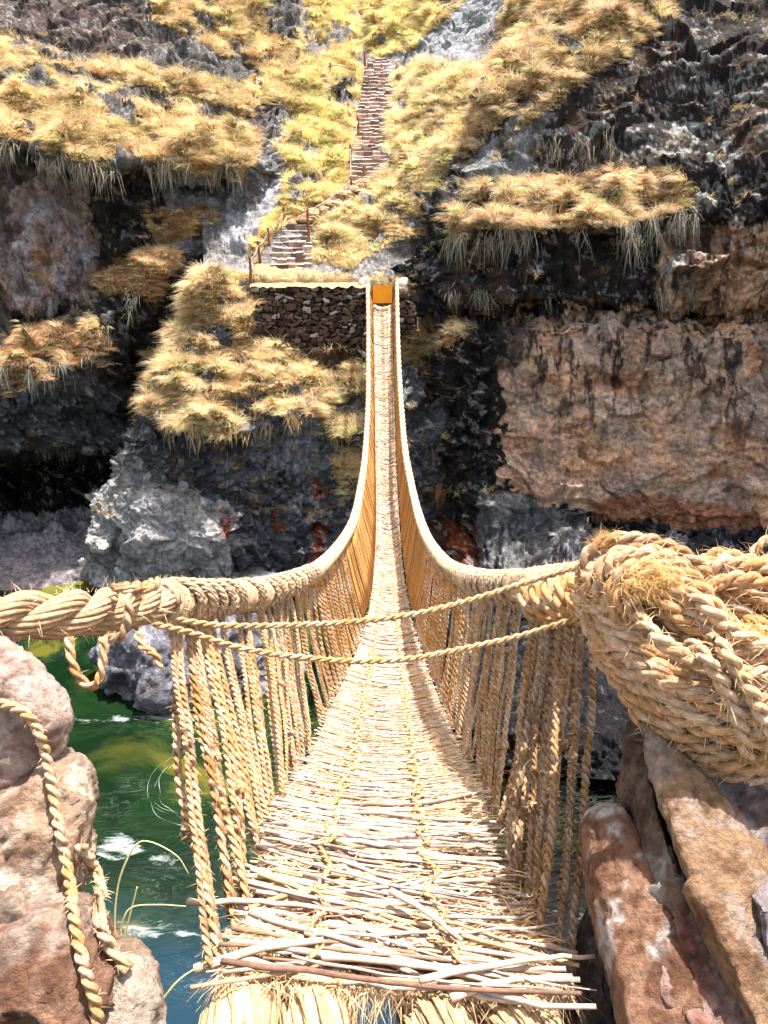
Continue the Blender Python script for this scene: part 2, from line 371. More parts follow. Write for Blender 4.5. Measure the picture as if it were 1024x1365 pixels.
    hb = np.abs(perlin(p*np.array([.75, .75, 1.1])+61))+.5*np.abs(perlin(p*np.array([1.6, 1.6, 2.2])+33))
    V = V+N*(hm*(.8*hb-.2))[..., None]
    V = V+N*(d*a)[..., None]
    N2 = nrm(V)
    S = Sheet(); S.V = V; S.N = N2; S.px, S.py = proj(V); S.e1 = e1; S.e2 = e2; S.p = p; S.blk = blk
    C = colf(S)
    i = np.arange(nv-1)[:, None]*nu; j = np.arange(nu-1)[None]
    F = np.stack([i+j, i+j+1, i+nu+j+1, i+nu+j], -1).reshape(-1, 4)
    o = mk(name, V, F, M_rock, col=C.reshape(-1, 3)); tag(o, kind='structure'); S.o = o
    return S
def lerp(a, b, t): return a+(np.asarray(b)-a)*t[..., None]
DARK = np.array([.032, .028, .026]); GREY = np.array([.15, .14, .14]); PALE = np.array([.46, .45, .45])
BRWN = np.array([.10, .055, .03]); PURP = np.array([.34, .25, .23]); ORNG = np.array([.78, .46, .29]); RUST = np.array([.38, .08, .02])
EARTH = np.array([.36, .24, .09])
def speck(S, C, pale=.25, dark=.4):
    p = S.p
    n = fbm(p*1.3+40, 5, .68); C = lerp(C, C*.35, sstep(-.1, .55, n)*dark)
    l = fbm(p*2.7+80, 4, .75)+.35*fbm(p*.4+8, 2); C = lerp(C, PALE*1.1, sstep(.42, .66, l)*pale*1.7)
    return C
def jitpx(S, a=12):
    q = S.p*.9
    return S.px+a*fbm(q+3, 3, .6), S.py+a*fbm(q+50, 3, .6)
def sl(c): return np.array(c)
def patch(C, x, y, poly, col, amt=1.):
    m = inpoly(x, y, poly)
    C[m] = C[m]*(1-amt)+np.array(col)*amt; return C
BARE = [[(-50,92),(60,84),(110,86),(240,128),(330,150),(335,166),(240,150),(120,118),(30,112)],
 [(360,-20),(400,-30),(415,40),(385,62),(360,30)], [(328,142),(382,136),(386,190),(345,205)], [(432,106),(470,100),(474,134),(438,146)],
 [(395,62),(470,20),(476,40),(410,82)], [(240,10),(275,5),(290,40),(262,48)], [(640,180),(690,120),(712,130),(665,195)], [(735,25),(790,60),(770,90),(730,60)],
 [(282,440),(312,432),(318,470),(290,478)], [(385,238),(420,222),(428,240),(396,262)], [(590,215),(615,190),(618,240),(596,262)], [(420,470),(470,490),(440,500)]]
def gdens(S): return .66+1.7*fbm(S.p*np.array([.75, .75, 1.6])+12, 4, .6)
def gmask(S, keys, a=7):
    x, y = jitpx(S, a); m = np.zeros(x.shape, bool)
    for k in keys: m |= inpoly(x, y, GP[k])
    x2, y2 = jitpx(S, 14)
    for b_ in BARE: m &= ~inpoly(x2, y2, b_)
    return m & (gdens(S) > .02)
# --- left canyon side
def col_left(S):
    x, y = jitpx(S); C = np.broadcast_to(GREY*.8, S.V.shape).copy()
    C = patch(C, x, y, [(-300,200),(115,235),(135,330),(120,410),(-300,420)], PURP)
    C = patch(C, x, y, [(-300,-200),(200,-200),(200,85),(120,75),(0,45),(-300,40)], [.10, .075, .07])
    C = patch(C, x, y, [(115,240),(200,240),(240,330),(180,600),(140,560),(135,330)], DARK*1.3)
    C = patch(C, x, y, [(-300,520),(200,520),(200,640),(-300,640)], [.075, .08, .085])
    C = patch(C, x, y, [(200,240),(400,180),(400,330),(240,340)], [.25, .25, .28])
    C = patch(C, x, y, [(-300,600),(220,600),(200,700),(-300,700)], DARK*.3)  # cave recess: its shade painted near-black into the rock colour
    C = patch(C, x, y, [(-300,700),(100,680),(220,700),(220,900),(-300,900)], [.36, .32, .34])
    for sd_, cc_, lo_ in ((311, [.42, .24, .15], .12), (333, [.46, .42, .44], .12), (357, [.13, .09, .08], .15)):
        q_ = sstep(lo_, lo_+.3, fbm(S.p*np.array([.8, .8, .5])+sd_, 5, .65))*inpoly(x, y, [(-300,200),(115,235),(135,330),(120,410),(-300,420)]); C = lerp(C, cc_, q_*.75)
    st = sstep(.05, .5, fbm(S.p*np.array([1.6, 1.6, .22])+9, 3)); C = lerp(C, C*.3, st*.45)
    C = speck(S, C, .22, .5)
    C[gmask(S, ('G1', 'G2', 'G3', 'G4', 'G5', 'G7'))] = EARTH
    return C
cols = [-330, -80, 0, 60, 120, 170, 220, 280, 330, 400]
r = lambda *a: list(a)
rowsL = [
 [(-330, 70), (-330, 70), (-330, 69), (-330, 68), (-330, 66), (-330, 64), (-330, 62), (-330, 60), (-330, 60), (-330, 60)],
 [(-60, 50), (-60, 49), (-60, 48), (-60, 47), (-60, 46), (-60, 46), (-60, 46), (-60, 47), (-60, 48), (-60, 50)],
 [(35, 43), (40, 42), (45, 41), (62, 40), (75, 40), (80, 40), (60, 41), (65, 41), (90, 41), (110, 41)],
 [(45, 38), (50, 38), (58, 37.5), (75, 37), (85, 36.5), (95, 36.5), (95, 38), (100, 38), (125, 38), (140, 40)],
 [(185, 28), (185, 28.5), (188, 29), (198, 29), (210, 29), (213, 29.5), (212, 30), (218, 31), (215, 32), (220, 36)],
 [(215, 29.5), (215, 30), (215, 30.5), (225, 30.5), (235, 31), (238, 31.5), (238, 32), (240, 33), (240, 33), (250, 35)],
 [(405, 28), (405, 28.5), (405, 29), (405, 29), (405, 29.5), (325, 30.5), (285, 31), (285, 32), (300, 32), (320, 34)],
 [(420, 29.5), (420, 30), (420, 30.3), (418, 30.2), (416, 30.3), (338, 30.6), (320, 31), (320, 32), (330, 32), (350, 34)],
 [(440, 29), (440, 29), (440, 29.2), (430, 29.2), (425, 29.3), (345, 30), (325, 30.5), (340, 31.5), (350, 32), (380, 34)],
 [(520, 26), (520, 26.2), (515, 26.5), (500, 27), (480, 27.8), (395, 29), (380, 30), (400, 31.5), (400, 32), (430, 34)],
 [(560, 26), (560, 26.5), (560, 26.8), (560, 27.4), (560, 28.5), (520, 30), (500, 32), (500, 33), (500, 34), (500, 35)],
 [(615, 25.5), (612, 26), (605, 26.6), (600, 27.4), (600, 28.5), (590, 30), (590, 32), (590, 33), (590, 34), (590, 35)],
 [(640, 31), (635, 32), (625, 32.5), (620, 32.5), (620, 32), (620, 32), (620, 33), (620, 33), (620, 34), (620, 35)],
 [(700, 29.5), (700, 30), (695, 30.5), (690, 30.8), (680, 31), (675, 31.5), (670, 31.5), (670, 32), (670, 33), (670, 34)],
 [(795, 25.2), (788, 25.5), (780, 25.8), (770, 26.2), (758, 26.8), (745, 27.5), (740, 27.8), (740, 28), (740, 29), (740, 30)],
 [(860, 24), (850, 24.5), (845, 25), (830, 25.5), (815, 26), (800, 26.5), (800, 27), (800, 27), (800, 28), (800, 29)]]
def ampL(x, y):
    a = np.ones_like(x)
    a *= 1-.75*sstep(690, 740, y)*(x < 260)
    a *= 1-.25*(y < 235)
    a *= 1-.15*inpoly(x, y, [(-300,215),(110,235),(125,400),(-300,410)])
    return a
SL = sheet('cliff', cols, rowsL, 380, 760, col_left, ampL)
# --- central gully with the spur on its right
def col_gully(S):
    x, y = jitpx(S); C = np.broadcast_to(GREY*1.4, S.V.shape).copy()
    C = patch(C, x, y, [(300,175),(375,180),(375,250),(340,340),(290,340)], [.36, .36, .40])
    C = patch(C, x, y, [(640,-20),(690,-20),(600,110),(500,235),(500,150),(560,60)], [.30, .31, .34])
    C = patch(C, x, y, [(436,108),(468,105),(470,130),(440,142)], DARK*.5)
    C = patch(C, x, y, [(335,372),(345,350),(480,365),(560,372),(560,400),(335,400)], [.5, .36, .18])
    C = patch(C, x, y, [(340,290),(470,235),(490,245),(420,285),(400,300)], [.28, .19, .12])
    C = speck(S, C, .3, .45)
    C[gmask(S, ('G2', 'G7', 'G8', 'G9'), 4)] = EARTH*1.1
    return C
cols = [270, 330, 370, 420, 450, 485, 510, 540, 580, 620, 660, 720]
rowsG = [
 [(-420, 85)]*12,
 [(-120, 62), (-120, 62), (-120, 62), (-120, 62), (-120, 63), (-120, 64), (-120, 62), (-120, 60), (-120, 56), (-120, 52), (-120, 48), (-120, 44)],
 [(0, 50), (0, 50), (0, 51), (0, 53), (0, 55), (0, 56), (0, 54), (0, 51), (0, 48), (0, 45), (0, 42), (0, 39)],
 [(75, 42.5), (75, 43), (75, 44), (75, 45.5), (78, 47), (80, 48), (76, 47), (72, 46), (65, 43), (60, 41), (60, 39), (60, 37)],
 [(120, 39), (120, 39), (120, 40), (120, 41), (125, 42.5), (128, 43.5), (125, 43.3), (120, 42.3), (105, 39), (95, 37), (100, 36), (100, 35)],
 [(170, 36), (170, 36), (170, 37), (170, 38), (172, 39.2), (172, 39.6), (172, 39.6), (165, 38), (150, 36), (140, 35), (150, 34), (160, 34)],
 [(240, 33.8), (240, 33.8), (240, 34), (240, 34.6), (240, 34.8), (240, 34.9), (238, 34.9), (230, 33.6), (220, 32.5), (220, 32), (230, 32), (240, 32)],
 [(300, 31.5), (300, 31.6), (298, 31.9), (290, 32.2), (285, 32.2), (285, 32), (285, 31.8), (285, 31.2), (285, 31), (290, 31), (300, 31), (300, 31)],
 [(352, 29.7), (352, 29.8), (355, 29.9), (352, 30.2), (345, 30.4), (340, 30.6), (340, 30.6), (345, 30.6), (350, 31), (350, 31), (350, 31), (350, 31)],
 [(372, 29), (368, 29), (366, 29), (366, 29), (366, 29.2), (366, 29.4), (366, 29.6), (370, 30), (380, 30.6), (380, 31), (380, 31), (380, 31)],
 [(440, 29), (440, 29), (440, 29.2), (440, 29.4), (440, 29.6), (440, 29.6), (440, 29.6), (440, 30), (440, 30.6), (440, 31), (440, 31), (440, 31)],
 [(600, 30)]*12]
def ampG(x, y):
    a = np.full(x.shape, .5)
    on = inpoly(x, y, [(360,300),(415,295),(460,235),(465,175),(480,70),(530,70),(530,165),(515,240),(425,300),(415,365),(340,375),(340,350)])
    on |= (y > 335)
    return np.where(on, .12, a)
SG = sheet('gully_slope', cols, rowsG, 420, 560, col_gully, ampG)
# --- right canyon side
def col_right(S):
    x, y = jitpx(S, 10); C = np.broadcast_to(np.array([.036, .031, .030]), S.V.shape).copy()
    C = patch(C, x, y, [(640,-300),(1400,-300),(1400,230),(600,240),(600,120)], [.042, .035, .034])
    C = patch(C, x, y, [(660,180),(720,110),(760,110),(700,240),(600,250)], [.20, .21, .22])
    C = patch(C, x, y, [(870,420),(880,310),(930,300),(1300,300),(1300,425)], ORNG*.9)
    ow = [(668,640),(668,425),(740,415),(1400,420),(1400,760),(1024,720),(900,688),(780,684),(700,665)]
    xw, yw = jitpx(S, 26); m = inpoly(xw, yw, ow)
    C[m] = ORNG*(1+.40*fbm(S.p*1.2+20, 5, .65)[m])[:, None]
    for sd_, cc_, lo_ in ((211, [.76, .56, .45], .08), (233, [.80, .55, .34], .12), (257, [.42, .19, .10], .2), (281, [.70, .52, .42], .22)):
        q_ = sstep(lo_, lo_+.3, fbm(S.p*np.array([.42, .42, .95])+sd_, 5, .62))*m; C = lerp(C, cc_, q_*.75)
    m2 = m & (fbm(S.p*.5+66, 3) > .15); C[m2] = C[m2]*.5+np.array([.36, .27, .24])*.5
    # water stains running down
    st = fbm(S.p*np.array([2.6, 2.6, .3])+9, 5, .7)
    k = sstep(.05, .5, st)*(m | inpoly(x, y, [(860,420),(860,300),(1400,300),(1400,425)]))*sstep(640, 480, y+40*np.sin(S.px*.03))
    C = lerp(C, [.045, .03, .028], k*.92)
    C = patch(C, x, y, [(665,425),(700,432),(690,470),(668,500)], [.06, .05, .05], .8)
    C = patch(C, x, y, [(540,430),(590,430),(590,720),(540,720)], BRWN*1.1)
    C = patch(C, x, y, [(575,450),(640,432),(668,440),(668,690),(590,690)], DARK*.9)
    C = patch(C, x, y, [(790,668),(900,665),(1024,690),(1024,712),(880,700),(780,690)], RUST*.6+ORNG*.4, .9)
    C = patch(C, x, y, [(590,690),(640,700),(650,760),(600,750)], RUST*.7, .5)
    C = patch(C, x, y, [(640,650),(700,660),(780,690),(700,770),(640,760)], [.16, .165, .17])
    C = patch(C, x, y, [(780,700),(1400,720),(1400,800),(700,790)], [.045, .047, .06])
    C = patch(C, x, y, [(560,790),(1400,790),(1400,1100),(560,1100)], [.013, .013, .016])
    br_ = sstep(.0, .5, fbm(S.p*.5+170, 4, .6))*(y < 430)*(x > 600); C = lerp(C, [.11, .065, .045], br_*.7*(~m))
    # pale lichen high on the right
    li = sstep(.1, .5, fbm(S.p*1.1+70, 4, .7))*inpoly(x, y, [(780,180),(1400,100),(1400,290),(930,300),(900,420),(880,420),(880,280),(790,240)])
    C = lerp(C, [.42, .42, .40], li*.9)
    lr = np.where((y > 780)[..., None], speck(S, C, .06, .5), speck(S, C, .28, .55))
    C = np.where(m[..., None], speck(S, C, .05, .22), lr)
    C[gmask(S, ('G10', 'G11', 'G12', 'G14'))] = EARTH
    return C
cols = [470, 540, 575, 600, 640, 668, 700, 780, 860, 940, 1024, 1180, 1420]
def row(py, Y): return list(zip(py, Y))
rowsR = [
 row([352, 335, 315, 262, 170, 100, 20, -340, -340, -340, -340, -340, -340], [36, 37, 37, 38, 40, 42, 46, 52, 52, 52, 52, 52, 52]),
 row([350, 332, 306, 250, 158, 90, 10, -60, -80, -80, -80, -80, -80], [33.5, 34.5, 34.5, 35, 36.5, 37.5, 38.5, 38.5, 38, 37, 36, 34, 30]),
 row([350, 330, 300, 235, 145, 90, 70, 50, 50, 40, 40, 40, 40], [31.2, 31.6, 31.6, 31.8, 32.4, 32.6, 33, 33, 33, 32, 31, 29, 25]),
 row([352, 333, 305, 245, 200, 180, 165, 130, 120, 130, 130, 130, 130], [30.8, 30.8, 30.6, 30.8, 30.8, 30.8, 31, 31.4, 31, 30, 29, 27, 23]),
 row([355, 338, 310, 262, 245, 238, 235, 232, 228, 226, 225, 225, 225], [30.7, 30.4, 30.1, 30, 30, 30.2, 30.4, 30.4, 30, 28.6, 27.6, 25.6, 22]),
 row([360, 345, 325, 300, 300, 298, 300, 305, 300, 285, 280, 280, 280], [30.6, 30.2, 29.4, 28.8, 28.3, 28, 27.9, 27.8, 27.8, 27.6, 27, 25, 21.5]),
 row([365, 360, 350, 345, 340, 340, 340, 340, 335, 330, 325, 325, 325], [30.6, 30.2, 29.6, 29, 28.5, 28.3, 28.2, 28, 28, 27.7, 27.1, 25.1, 21.6]),
 row([375, 380, 392, 400, 402, 404, 404, 402, 404, 408, 410, 412, 412], [30.6, 30.4, 30, 29.2, 28.4, 28, 27.8, 27.6, 27.6, 27.3, 26.8, 25, 21.6]),
 row([390, 395, 405, 412, 412, 410, 409, 408, 412, 418, 420, 422, 422], [31, 31.5, 32, 32, 32, 31.8, 31.5, 31.5, 31.4, 31, 30.4, 28.6, 25]),
 row([400, 415, 430, 434, 432, 424, 418, 416, 424, 428, 430, 432, 432], [31, 31, 31, 31, 30.5, 30, 29.5, 29, 28.8, 28.4, 27.8, 26, 22.6]),
 row([420, 432, 445, 450, 442, 436, 432, 436, 440, 444, 448, 450, 450], [30.5, 30, 29.2, 28.2, 27.6, 27.6, 28, 27.8, 27.6, 27.3, 26.8, 25, 21.6]),
 row([500, 520, 520, 515, 510, 510, 510, 510, 510, 510, 510, 510, 510], [30, 30, 29, 27.4, 27, 27.4, 27.5, 27.3, 27.1, 26.9, 26.4, 24.6, 21.2]),
 row([640, 640, 640, 640, 640, 640, 640, 640, 640, 640, 640, 640, 640], [29, 29, 28, 27, 26.6, 26.8, 26.7, 26.5, 26.3, 26.1, 25.6, 23.8, 20.6]),
 row([700, 700, 700, 700, 695, 690, 690, 685, 680, 685, 695, 700, 700], [28, 28, 27.2, 26.4, 26, 26, 26.2, 26.2, 26.2, 25.8, 25, 23.2, 20.2]),
 row([745, 745, 745, 745, 740, 730, 725, 715, 712, 715, 725, 730, 730], [27, 27, 26.6, 25.8, 25.2, 25, 25.4, 26.4, 26.6, 26.2, 25.2, 23.2, 20.2]),
 row([800, 800, 800, 800, 800, 790, 780, 770, 770, 770, 775, 780, 780], [25.2, 25, 24.5, 24, 23.2, 22.8, 22.8, 23.5, 23.8, 23.6, 23, 21.4, 19]),
 row([900, 900, 890, 880, 880, 880, 880, 880, 880, 880, 880, 880, 880], [22.5, 22, 20.4, 19.4, 18.9, 18.7, 18.6, 18.6, 18.6, 18.5, 18.2, 17.6, 16.4]),
 row([980, 980, 960, 955, 960, 970, 980, 985, 990, 990, 990, 990, 990], [20.5, 20, 18.2, 17.4, 16.6, 16, 15.7, 15.5, 15.3, 15.3, 15.2, 15, 14.6]),
 row([1040, 1040, 1010, 1005, 1010, 1020, 1035, 1040, 1045, 1045, 1045, 1045, 1045], [19, 19, 17.6, 16.8, 16, 15.4, 15.1, 14.9, 14.7, 14.7, 14.6, 14.4, 14])]
def ampR(x, y):
    a = np.ones_like(x)
    a *= 1-.2*inpoly(x, y, [(660,425),(1400,420),(1400,700),(660,690)])
    a *= 1-.4*sstep(780, 880, y)
    a *= 1-.2*(y < 225)*(x > 640)
    a *= 1-.5*(1-sstep(520, 575, x))
    return a
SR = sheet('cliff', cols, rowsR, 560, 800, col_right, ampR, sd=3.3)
# --- the mound and buttress that carry the far platform
def col_mid(S):
    x, y = jitpx(S); C = np.broadcast_to(np.array([.12, .12, .135]), S.V.shape).copy()
    C = patch(C, x, y, [(310,560),(430,545),(470,600),(420,640),(330,620)], [.24, .25, .28])
    C = patch(C, x, y, [(110,630),(175,600),(215,640),(262,660),(305,672),(322,715),(300,775),(230,800),(110,800)], [.42, .41, .42])
    C = patch(C, x, y, [(335,440),(490,450),(490,500),(400,480),(340,460)], BRWN*1.5)
    for bx, by, br in ((422, 650, 12), (424, 715, 16), (372, 690, 9), (340, 668, 8), (420, 745, 12), (300, 700, 8)):
        C = patch(C, x, y, [(bx-br*.6, by-br*1.6), (bx+br*.5, by-br*1.4), (bx+br*.7, by+br*1.2), (bx-br*.5, by+br*1.6)], RUST*.8, .8)
    st = sstep(.0, .5, fbm(S.p*np.array([1.4, 1.4, .2])+19, 3)); C = lerp(C, C*.4, st*.6)
    C = speck(S, C, .3, .5)
    C[gmask(S, ('G6', 'G13'))] = EARTH
    return C
cols = [120, 150, 190, 230, 280, 335, 400, 450, 490, 540, 600]
rowsM = [
 row([700, 690, 600, 470, 392, 384, 384, 384, 384, 384, 384], [34, 34, 34, 33, 31, 31, 31, 31, 31, 31, 31]),
 row([665, 650, 560, 452, 388, 384, 390, 395, 400, 400, 400], [30, 30, 28.8, 29, 29.6, 29.8, 29.9, 29.9, 30, 30, 30]),
 row([665, 642, 552, 465, 405, 440, 462, 472, 480, 480, 500], [28.5, 28, 27.4, 27.8, 28.6, 28.4, 28.4, 28.4, 28.4, 29, 29.5]),
 row([670, 642, 556, 520, 490, 480, 482, 490, 498, 520, 560], [27.6, 27.2, 26.6, 26.6, 26.8, 27.2, 27.8, 28, 28, 28, 28.5]),
 row([675, 646, 565, 566, 588, 548, 545, 560, 580, 590, 620], [27.2, 27, 26.2, 25.6, 25.2, 25.8, 26.2, 26.6, 27, 27.4, 28]),
 row([680, 650, 600, 600, 610, 580, 570, 590, 610, 630, 650], [27, 26.8, 26.6, 26.2, 26, 26, 26.1, 26.6, 27, 27.4, 28]),
 row([690, 660, 640, 650, 655, 650, 650, 650, 650, 660, 680], [26.9, 26.6, 26.2, 26, 26.2, 26.2, 26.2, 26.4, 26.8, 27.2, 27.8]),
 row([700, 670, 662, 664, 666, 690, 700, 700, 700, 700, 710], [26.6, 26.2, 25.2, 24.9, 25, 25.8, 26, 26.1, 26.4, 27, 27.6]),
 row([715, 705, 715, 720, 720, 730, 740, 745, 750, 750, 750], [26.4, 25.8, 24.5, 24.1, 24.1, 25.3, 25.6, 25.8, 26, 26.8, 27.2]),
 row([735, 742, 765, 780, 785, 785, 795, 800, 805, 805, 805], [26.4, 26, 25.2, 24.7, 24.6, 24.8, 24.8, 25, 25, 25.4, 25.6]),
 row([780, 790, 820, 840, 850, 850, 860, 870, 880, 880, 880], [25.6, 25.4, 24.8, 24.3, 24.2, 24.2, 24.2, 24, 24, 24, 24])]
def ampM(x, y): return .9-.45*inpoly(x, y, [(100,630),(300,630),(320,800),(100,800)])
SM = sheet('rock_buttress', cols, rowsM, 420, 420, col_mid, ampM, sd=8.1)
# --- near bank below the camera
def col_near(S):
    C = np.broadcast_to(np.array([.22, .17, .14]), S.V.shape).copy(); return speck(S, C, .2, .5)
def near_bank():
    nu, nv = 160, 120
    prof = np.array([(-6, -1.2), (-.5, -1.9), (.5, -2.2), (.75, -3), (.7, -6), (1.5, -9), (2.5, -11.5), (3.2, -14)], float)
    t = np.linspace(0, 1, nv); s = np.linspace(0, 1, len(prof)); y = np.interp(t, s, prof[:, 0]); z = np.interp(t, s, prof[:, 1])
    X = np.linspace(-14, 14, nu)
    V = np.stack(np.broadcast_arrays(X[None], y[:, None], z[:, None]), -1).astype(float).copy()
    V[..., 1] -= .03*V[..., 0]**2
    d = .5*fbm(V*.5, 3)+.2*ridged(V*1.5, 3)*.4
    k = sstep(1.2, 2.6, np.abs(V[..., 0])); V[..., 1] += d*(.25+.75*k)-.1; V[..., 2] += .2*d*k
    S = Sheet(); S.V = V; S.p = V
    i = np.arange(nv-1)[:, None]*nu; j = np.arange(nu-1)[None]
    F = np.stack([i+j, i+j+1, i+nu+j+1, i+nu+j], -1).reshape(-1, 4)
    tag(mk('near_bank', V, F, M_rock, col=col_near(S).reshape(-1, 3)), kind='structure')
near_bank()
# --- river
g = Geo(); n = 2
V = np.array([(-90, -40, WATER), (90, -40, WATER), (90, 120, WATER), (-90, 120, WATER)], float)
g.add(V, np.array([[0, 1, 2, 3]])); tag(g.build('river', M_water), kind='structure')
# ------------------------------------------------------------------ grass
def cells(S):
    V = S.V; a = np.linalg.norm(np.cross(V[1:, :-1]-V[:-1, :-1], V[:-1, 1:]-V[:-1, :-1]), axis=2)
    return a
def tufts(name, S, keys, dens, L=.45, nb=42, base=(.66, .52, .24), hang=.7, prob=None, jit=7, w=.009, brown=.25):
    m = gmask(S, keys, jit)[:-1, :-1]
    vis = (S.px[:-1, :-1] > -120) & (S.px[:-1, :-1] < 1150) & (S.py[:-1, :-1] > -90)
    p = cells(S)*(m & vis)
    den = np.clip(gdens(S)[:-1, :-1], .0, 1.5); p = p*den
    tot = p.sum(); nt = int(dens*3.0*tot); 
    if nt < 2: return
    idx = rng.choice(p.size, nt, p=(p/tot).ravel()); i, j = np.unravel_index(idx, p.shape)
    f = rng.random((nt, 1)); h = rng.random((nt, 1))
    root = S.V[i, j]+(S.V[i+1, j]-S.V[i, j])*f+(S.V[i, j+1]-S.V[i, j])*h; N = S.N[i, j]
    N = N*np.sign(N[:, 2:3]+.35)
    sz = rng.uniform(.4, 1.2, nt)*(1+.5*np.clip(fbm(root*.7+4, 2), -1, 1))
    hue = fbm(root*1.1+90, 3)
    base = np.array(base)
    c = base*np.array([1.1, 1.1, 1.4])*(1+.17*rng.normal(size=(nt, 1))+.35*np.clip(fbm(root*1.4+8, 3), -.7, .7)[:, None])
    bm_ = (rng.random(nt) < brown+.3*np.clip(hue, -1, 1))[:, None]; c = np.where(bm_, c*np.array([.62, .46, .34]), c)
    gm = (rng.random(nt) < .10)[:, None]; c = np.where(gm, c*np.array([.6, .85, .5]), c); gm = (rng.random(nt) < .14)[:, None]; c = np.where(gm, c*np.array([.62, .66, .8]), c); L = L*1.
    nb = nb//2; T = np.repeat(np.arange(nt), nb); n = len(T)
    a = rng.uniform(0, 2*np.pi, n); rad = np.sqrt(rng.random(n))
    up = np.array([0, 0, 1.])*.55+N[T]*np.array([1.15, 1.15, .3])
    off = np.stack([np.cos(a), np.sin(a), a*0], -1)*rad[:, None]
    d = up+off*.62+rng.normal(0, .14, (n, 3)); d /= np.linalg.norm(d, axis=1)[:, None]
    Ls = 1.18*L*sz[T]*rng.uniform(.55, 1.15, n)
    rt = root[T]+off*.15*sz[T][:, None]-N[T]*.04
    cc = c[T]*rng.uniform(.72, 1.3, (n, 1))
    g = Geo(); blades(g, rt, d, Ls, w*rng.uniform(.6, 1.2, n), cc, droop=hang*1.9, seg=2)
    o = g.build(name, M_grass, smooth=False); tag(o, kind='stuff', cat='grass'); return o
def hl(o, l):
    if o: o['label'] = l
hl(tufts('grass', SL, ('G1',), 20, .50, 44), 'golden tussock grass on the high ledge of the left cliff')
hl(tufts('grass', SL, ('G2', 'G7'), 14, .5, 40), 'straw yellow grass above the left cliff at the head of the gully')
hl(tufts('grass', SL, ('G3', 'G4', 'G5'), 26, .36, 44, (.60, .42, .20), brown=.3), 'pale brown grass on the small lower ledges of the left cliff')
hl(tufts('grass', SG, ('G2', 'G7', 'G9'), 14, .46, 38, (.68, .57, .22), jit=4, brown=.14), 'yellow grass on the slope left of the stone stairs')
hl(tufts('grass', SG, ('G8',), 20, .45, 40, (.72, .58, .27), jit=4, brown=.1), 'bright straw grass on the spur right of the stone stairs')
hl(tufts('grass', SR, ('G10', 'G11', 'G12', 'G14'), 22, .46, 44, (.64, .50, .25), brown=.25), 'golden grass hanging over the ledges of the right cliff')
hl(tufts('grass', SM, ('G6', 'G13'), 26, .46, 46, (.70, .54, .26), brown=.15), 'thick straw tussocks on the mound left of the bridge below the platform')
# small weeds scattered on rock
for S, nm in ((SL, 'left cliff'), (SR, 'dark right cliff'), (SM, 'grey buttress')):
    p = cells(S)*((S.px[:-1, :-1] > -50) & (S.px[:-1, :-1] < 1080) & (S.py[:-1, :-1] > -40) & (S.py[:-1, :-1] < 690))
    p = p*np.clip(S.N[:-1, :-1, 2]*np.sign(S.N[:-1, :-1, 1])*-1+.2, 0, 1) if False else p*np.clip(np.abs(S.N[:-1, :-1, 2])-.15, 0, 1)
    p = p*~inpoly(S.px[:-1, :-1], S.py[:-1, :-1], [(655,405),(1200,405),(1200,720),(655,700)])*(fbm(S.p[:-1, :-1]*.8+55, 3) > .0)
    nt = 420; idx = rng.choice(p.size, nt, p=(p/p.sum()).ravel()); i, j = np.unravel_index(idx, p.shape)
    T = np.repeat(np.arange(nt), 26); n = len(T); a = rng.uniform(0, 6.28, n)
    d = np.stack([np.cos(a)*.7, np.sin(a)*.7-.25, rng.uniform(.2, 1, n)], -1); d /= np.linalg.norm(d, axis=1)[:, None]
    cc = (np.array([.34, .26, .13])*rng.uniform(.5, 1.5, (nt, 1)))[T]*rng.uniform(.7, 1.3, (n, 1))
    g = Geo(); blades(g, S.V[i, j][T]+rng.normal(0, .05, (n, 3)), d, .27*rng.uniform(.4, 1.3, n), .01, cc, droop=1.)
    tag(g.build('weeds', M_grass, smooth=False), 'sparse dry weeds scattered over the '+nm, 'weeds', kind='stuff')
# hanging roots / dead grass under the lips
def fringe(S, line, n, Lr, col, seed, label):
    line = np.array(line, float); kc = rng.random(max(4, n//9)); t = np.clip(kc[rng.integers(0, len(kc), n)]+rng.normal(0, .012, n), 0, 1)
    s = np.linspace(0, 1, len(line)); tx = np.interp(t, s, line[:, 0])+rng.normal(0, 3, n); ty = np.interp(t, s, line[:, 1])+rng.normal(0, 7, n)
    g = Geo()
    pxf, pyf = S.px[::2, ::2].ravel(), S.py[::2, ::2].ravel(); Vf = S.V[::2, ::2].reshape(-1, 3)
    keep = (pxf > tx.min()-10) & (pxf < tx.max()+10) & (pyf > ty.min()-10) & (pyf < ty.max()+10); pxf, pyf, Vf = pxf[keep], pyf[keep], Vf[keep]
    for k in range(n):
        dd = (pxf-tx[k])**2+(pyf-ty[k])**2; c = np.where(dd < dd.min()+30)[0]; v = Vf[c[np.argmin(Vf[c, 1])]]
        m = rng.integers(3, 9); L = Lr*rng.uniform(.15, 1.)**1.6*1.5
        rt = v+rng.normal(0, .09, (m, 3))+np.array([0, -.08, 0])
        d = np.array([rng.normal(0, .2), -.3, -1.])+rng.normal(0, .2, (m, 3)); d /= np.linalg.norm(d, axis=1)[:, None]
        blades(g, rt, d, L*rng.uniform(.5, 1.1, m), .014, np.array(col)*rng.uniform(.5, 1.3, (m, 1)), droop=.8, seg=2)
    tag(g.build('hanging_roots', M_grass, smooth=False), label, 'roots', kind='stuff')
fringe(SL, [(0, 195), (60, 205), (110, 225), (200, 222), (330, 225)], 170, .75, (.42, .38, .30), 1, 'pale dead roots hanging below the high grass ledge at the left')
fringe(SL, [(0, 500), (60, 490), (140, 460), (150, 400), (200, 400)], 90, .7, (.42, .40, .34), 2, 'pale roots hanging from the lower left ledges')
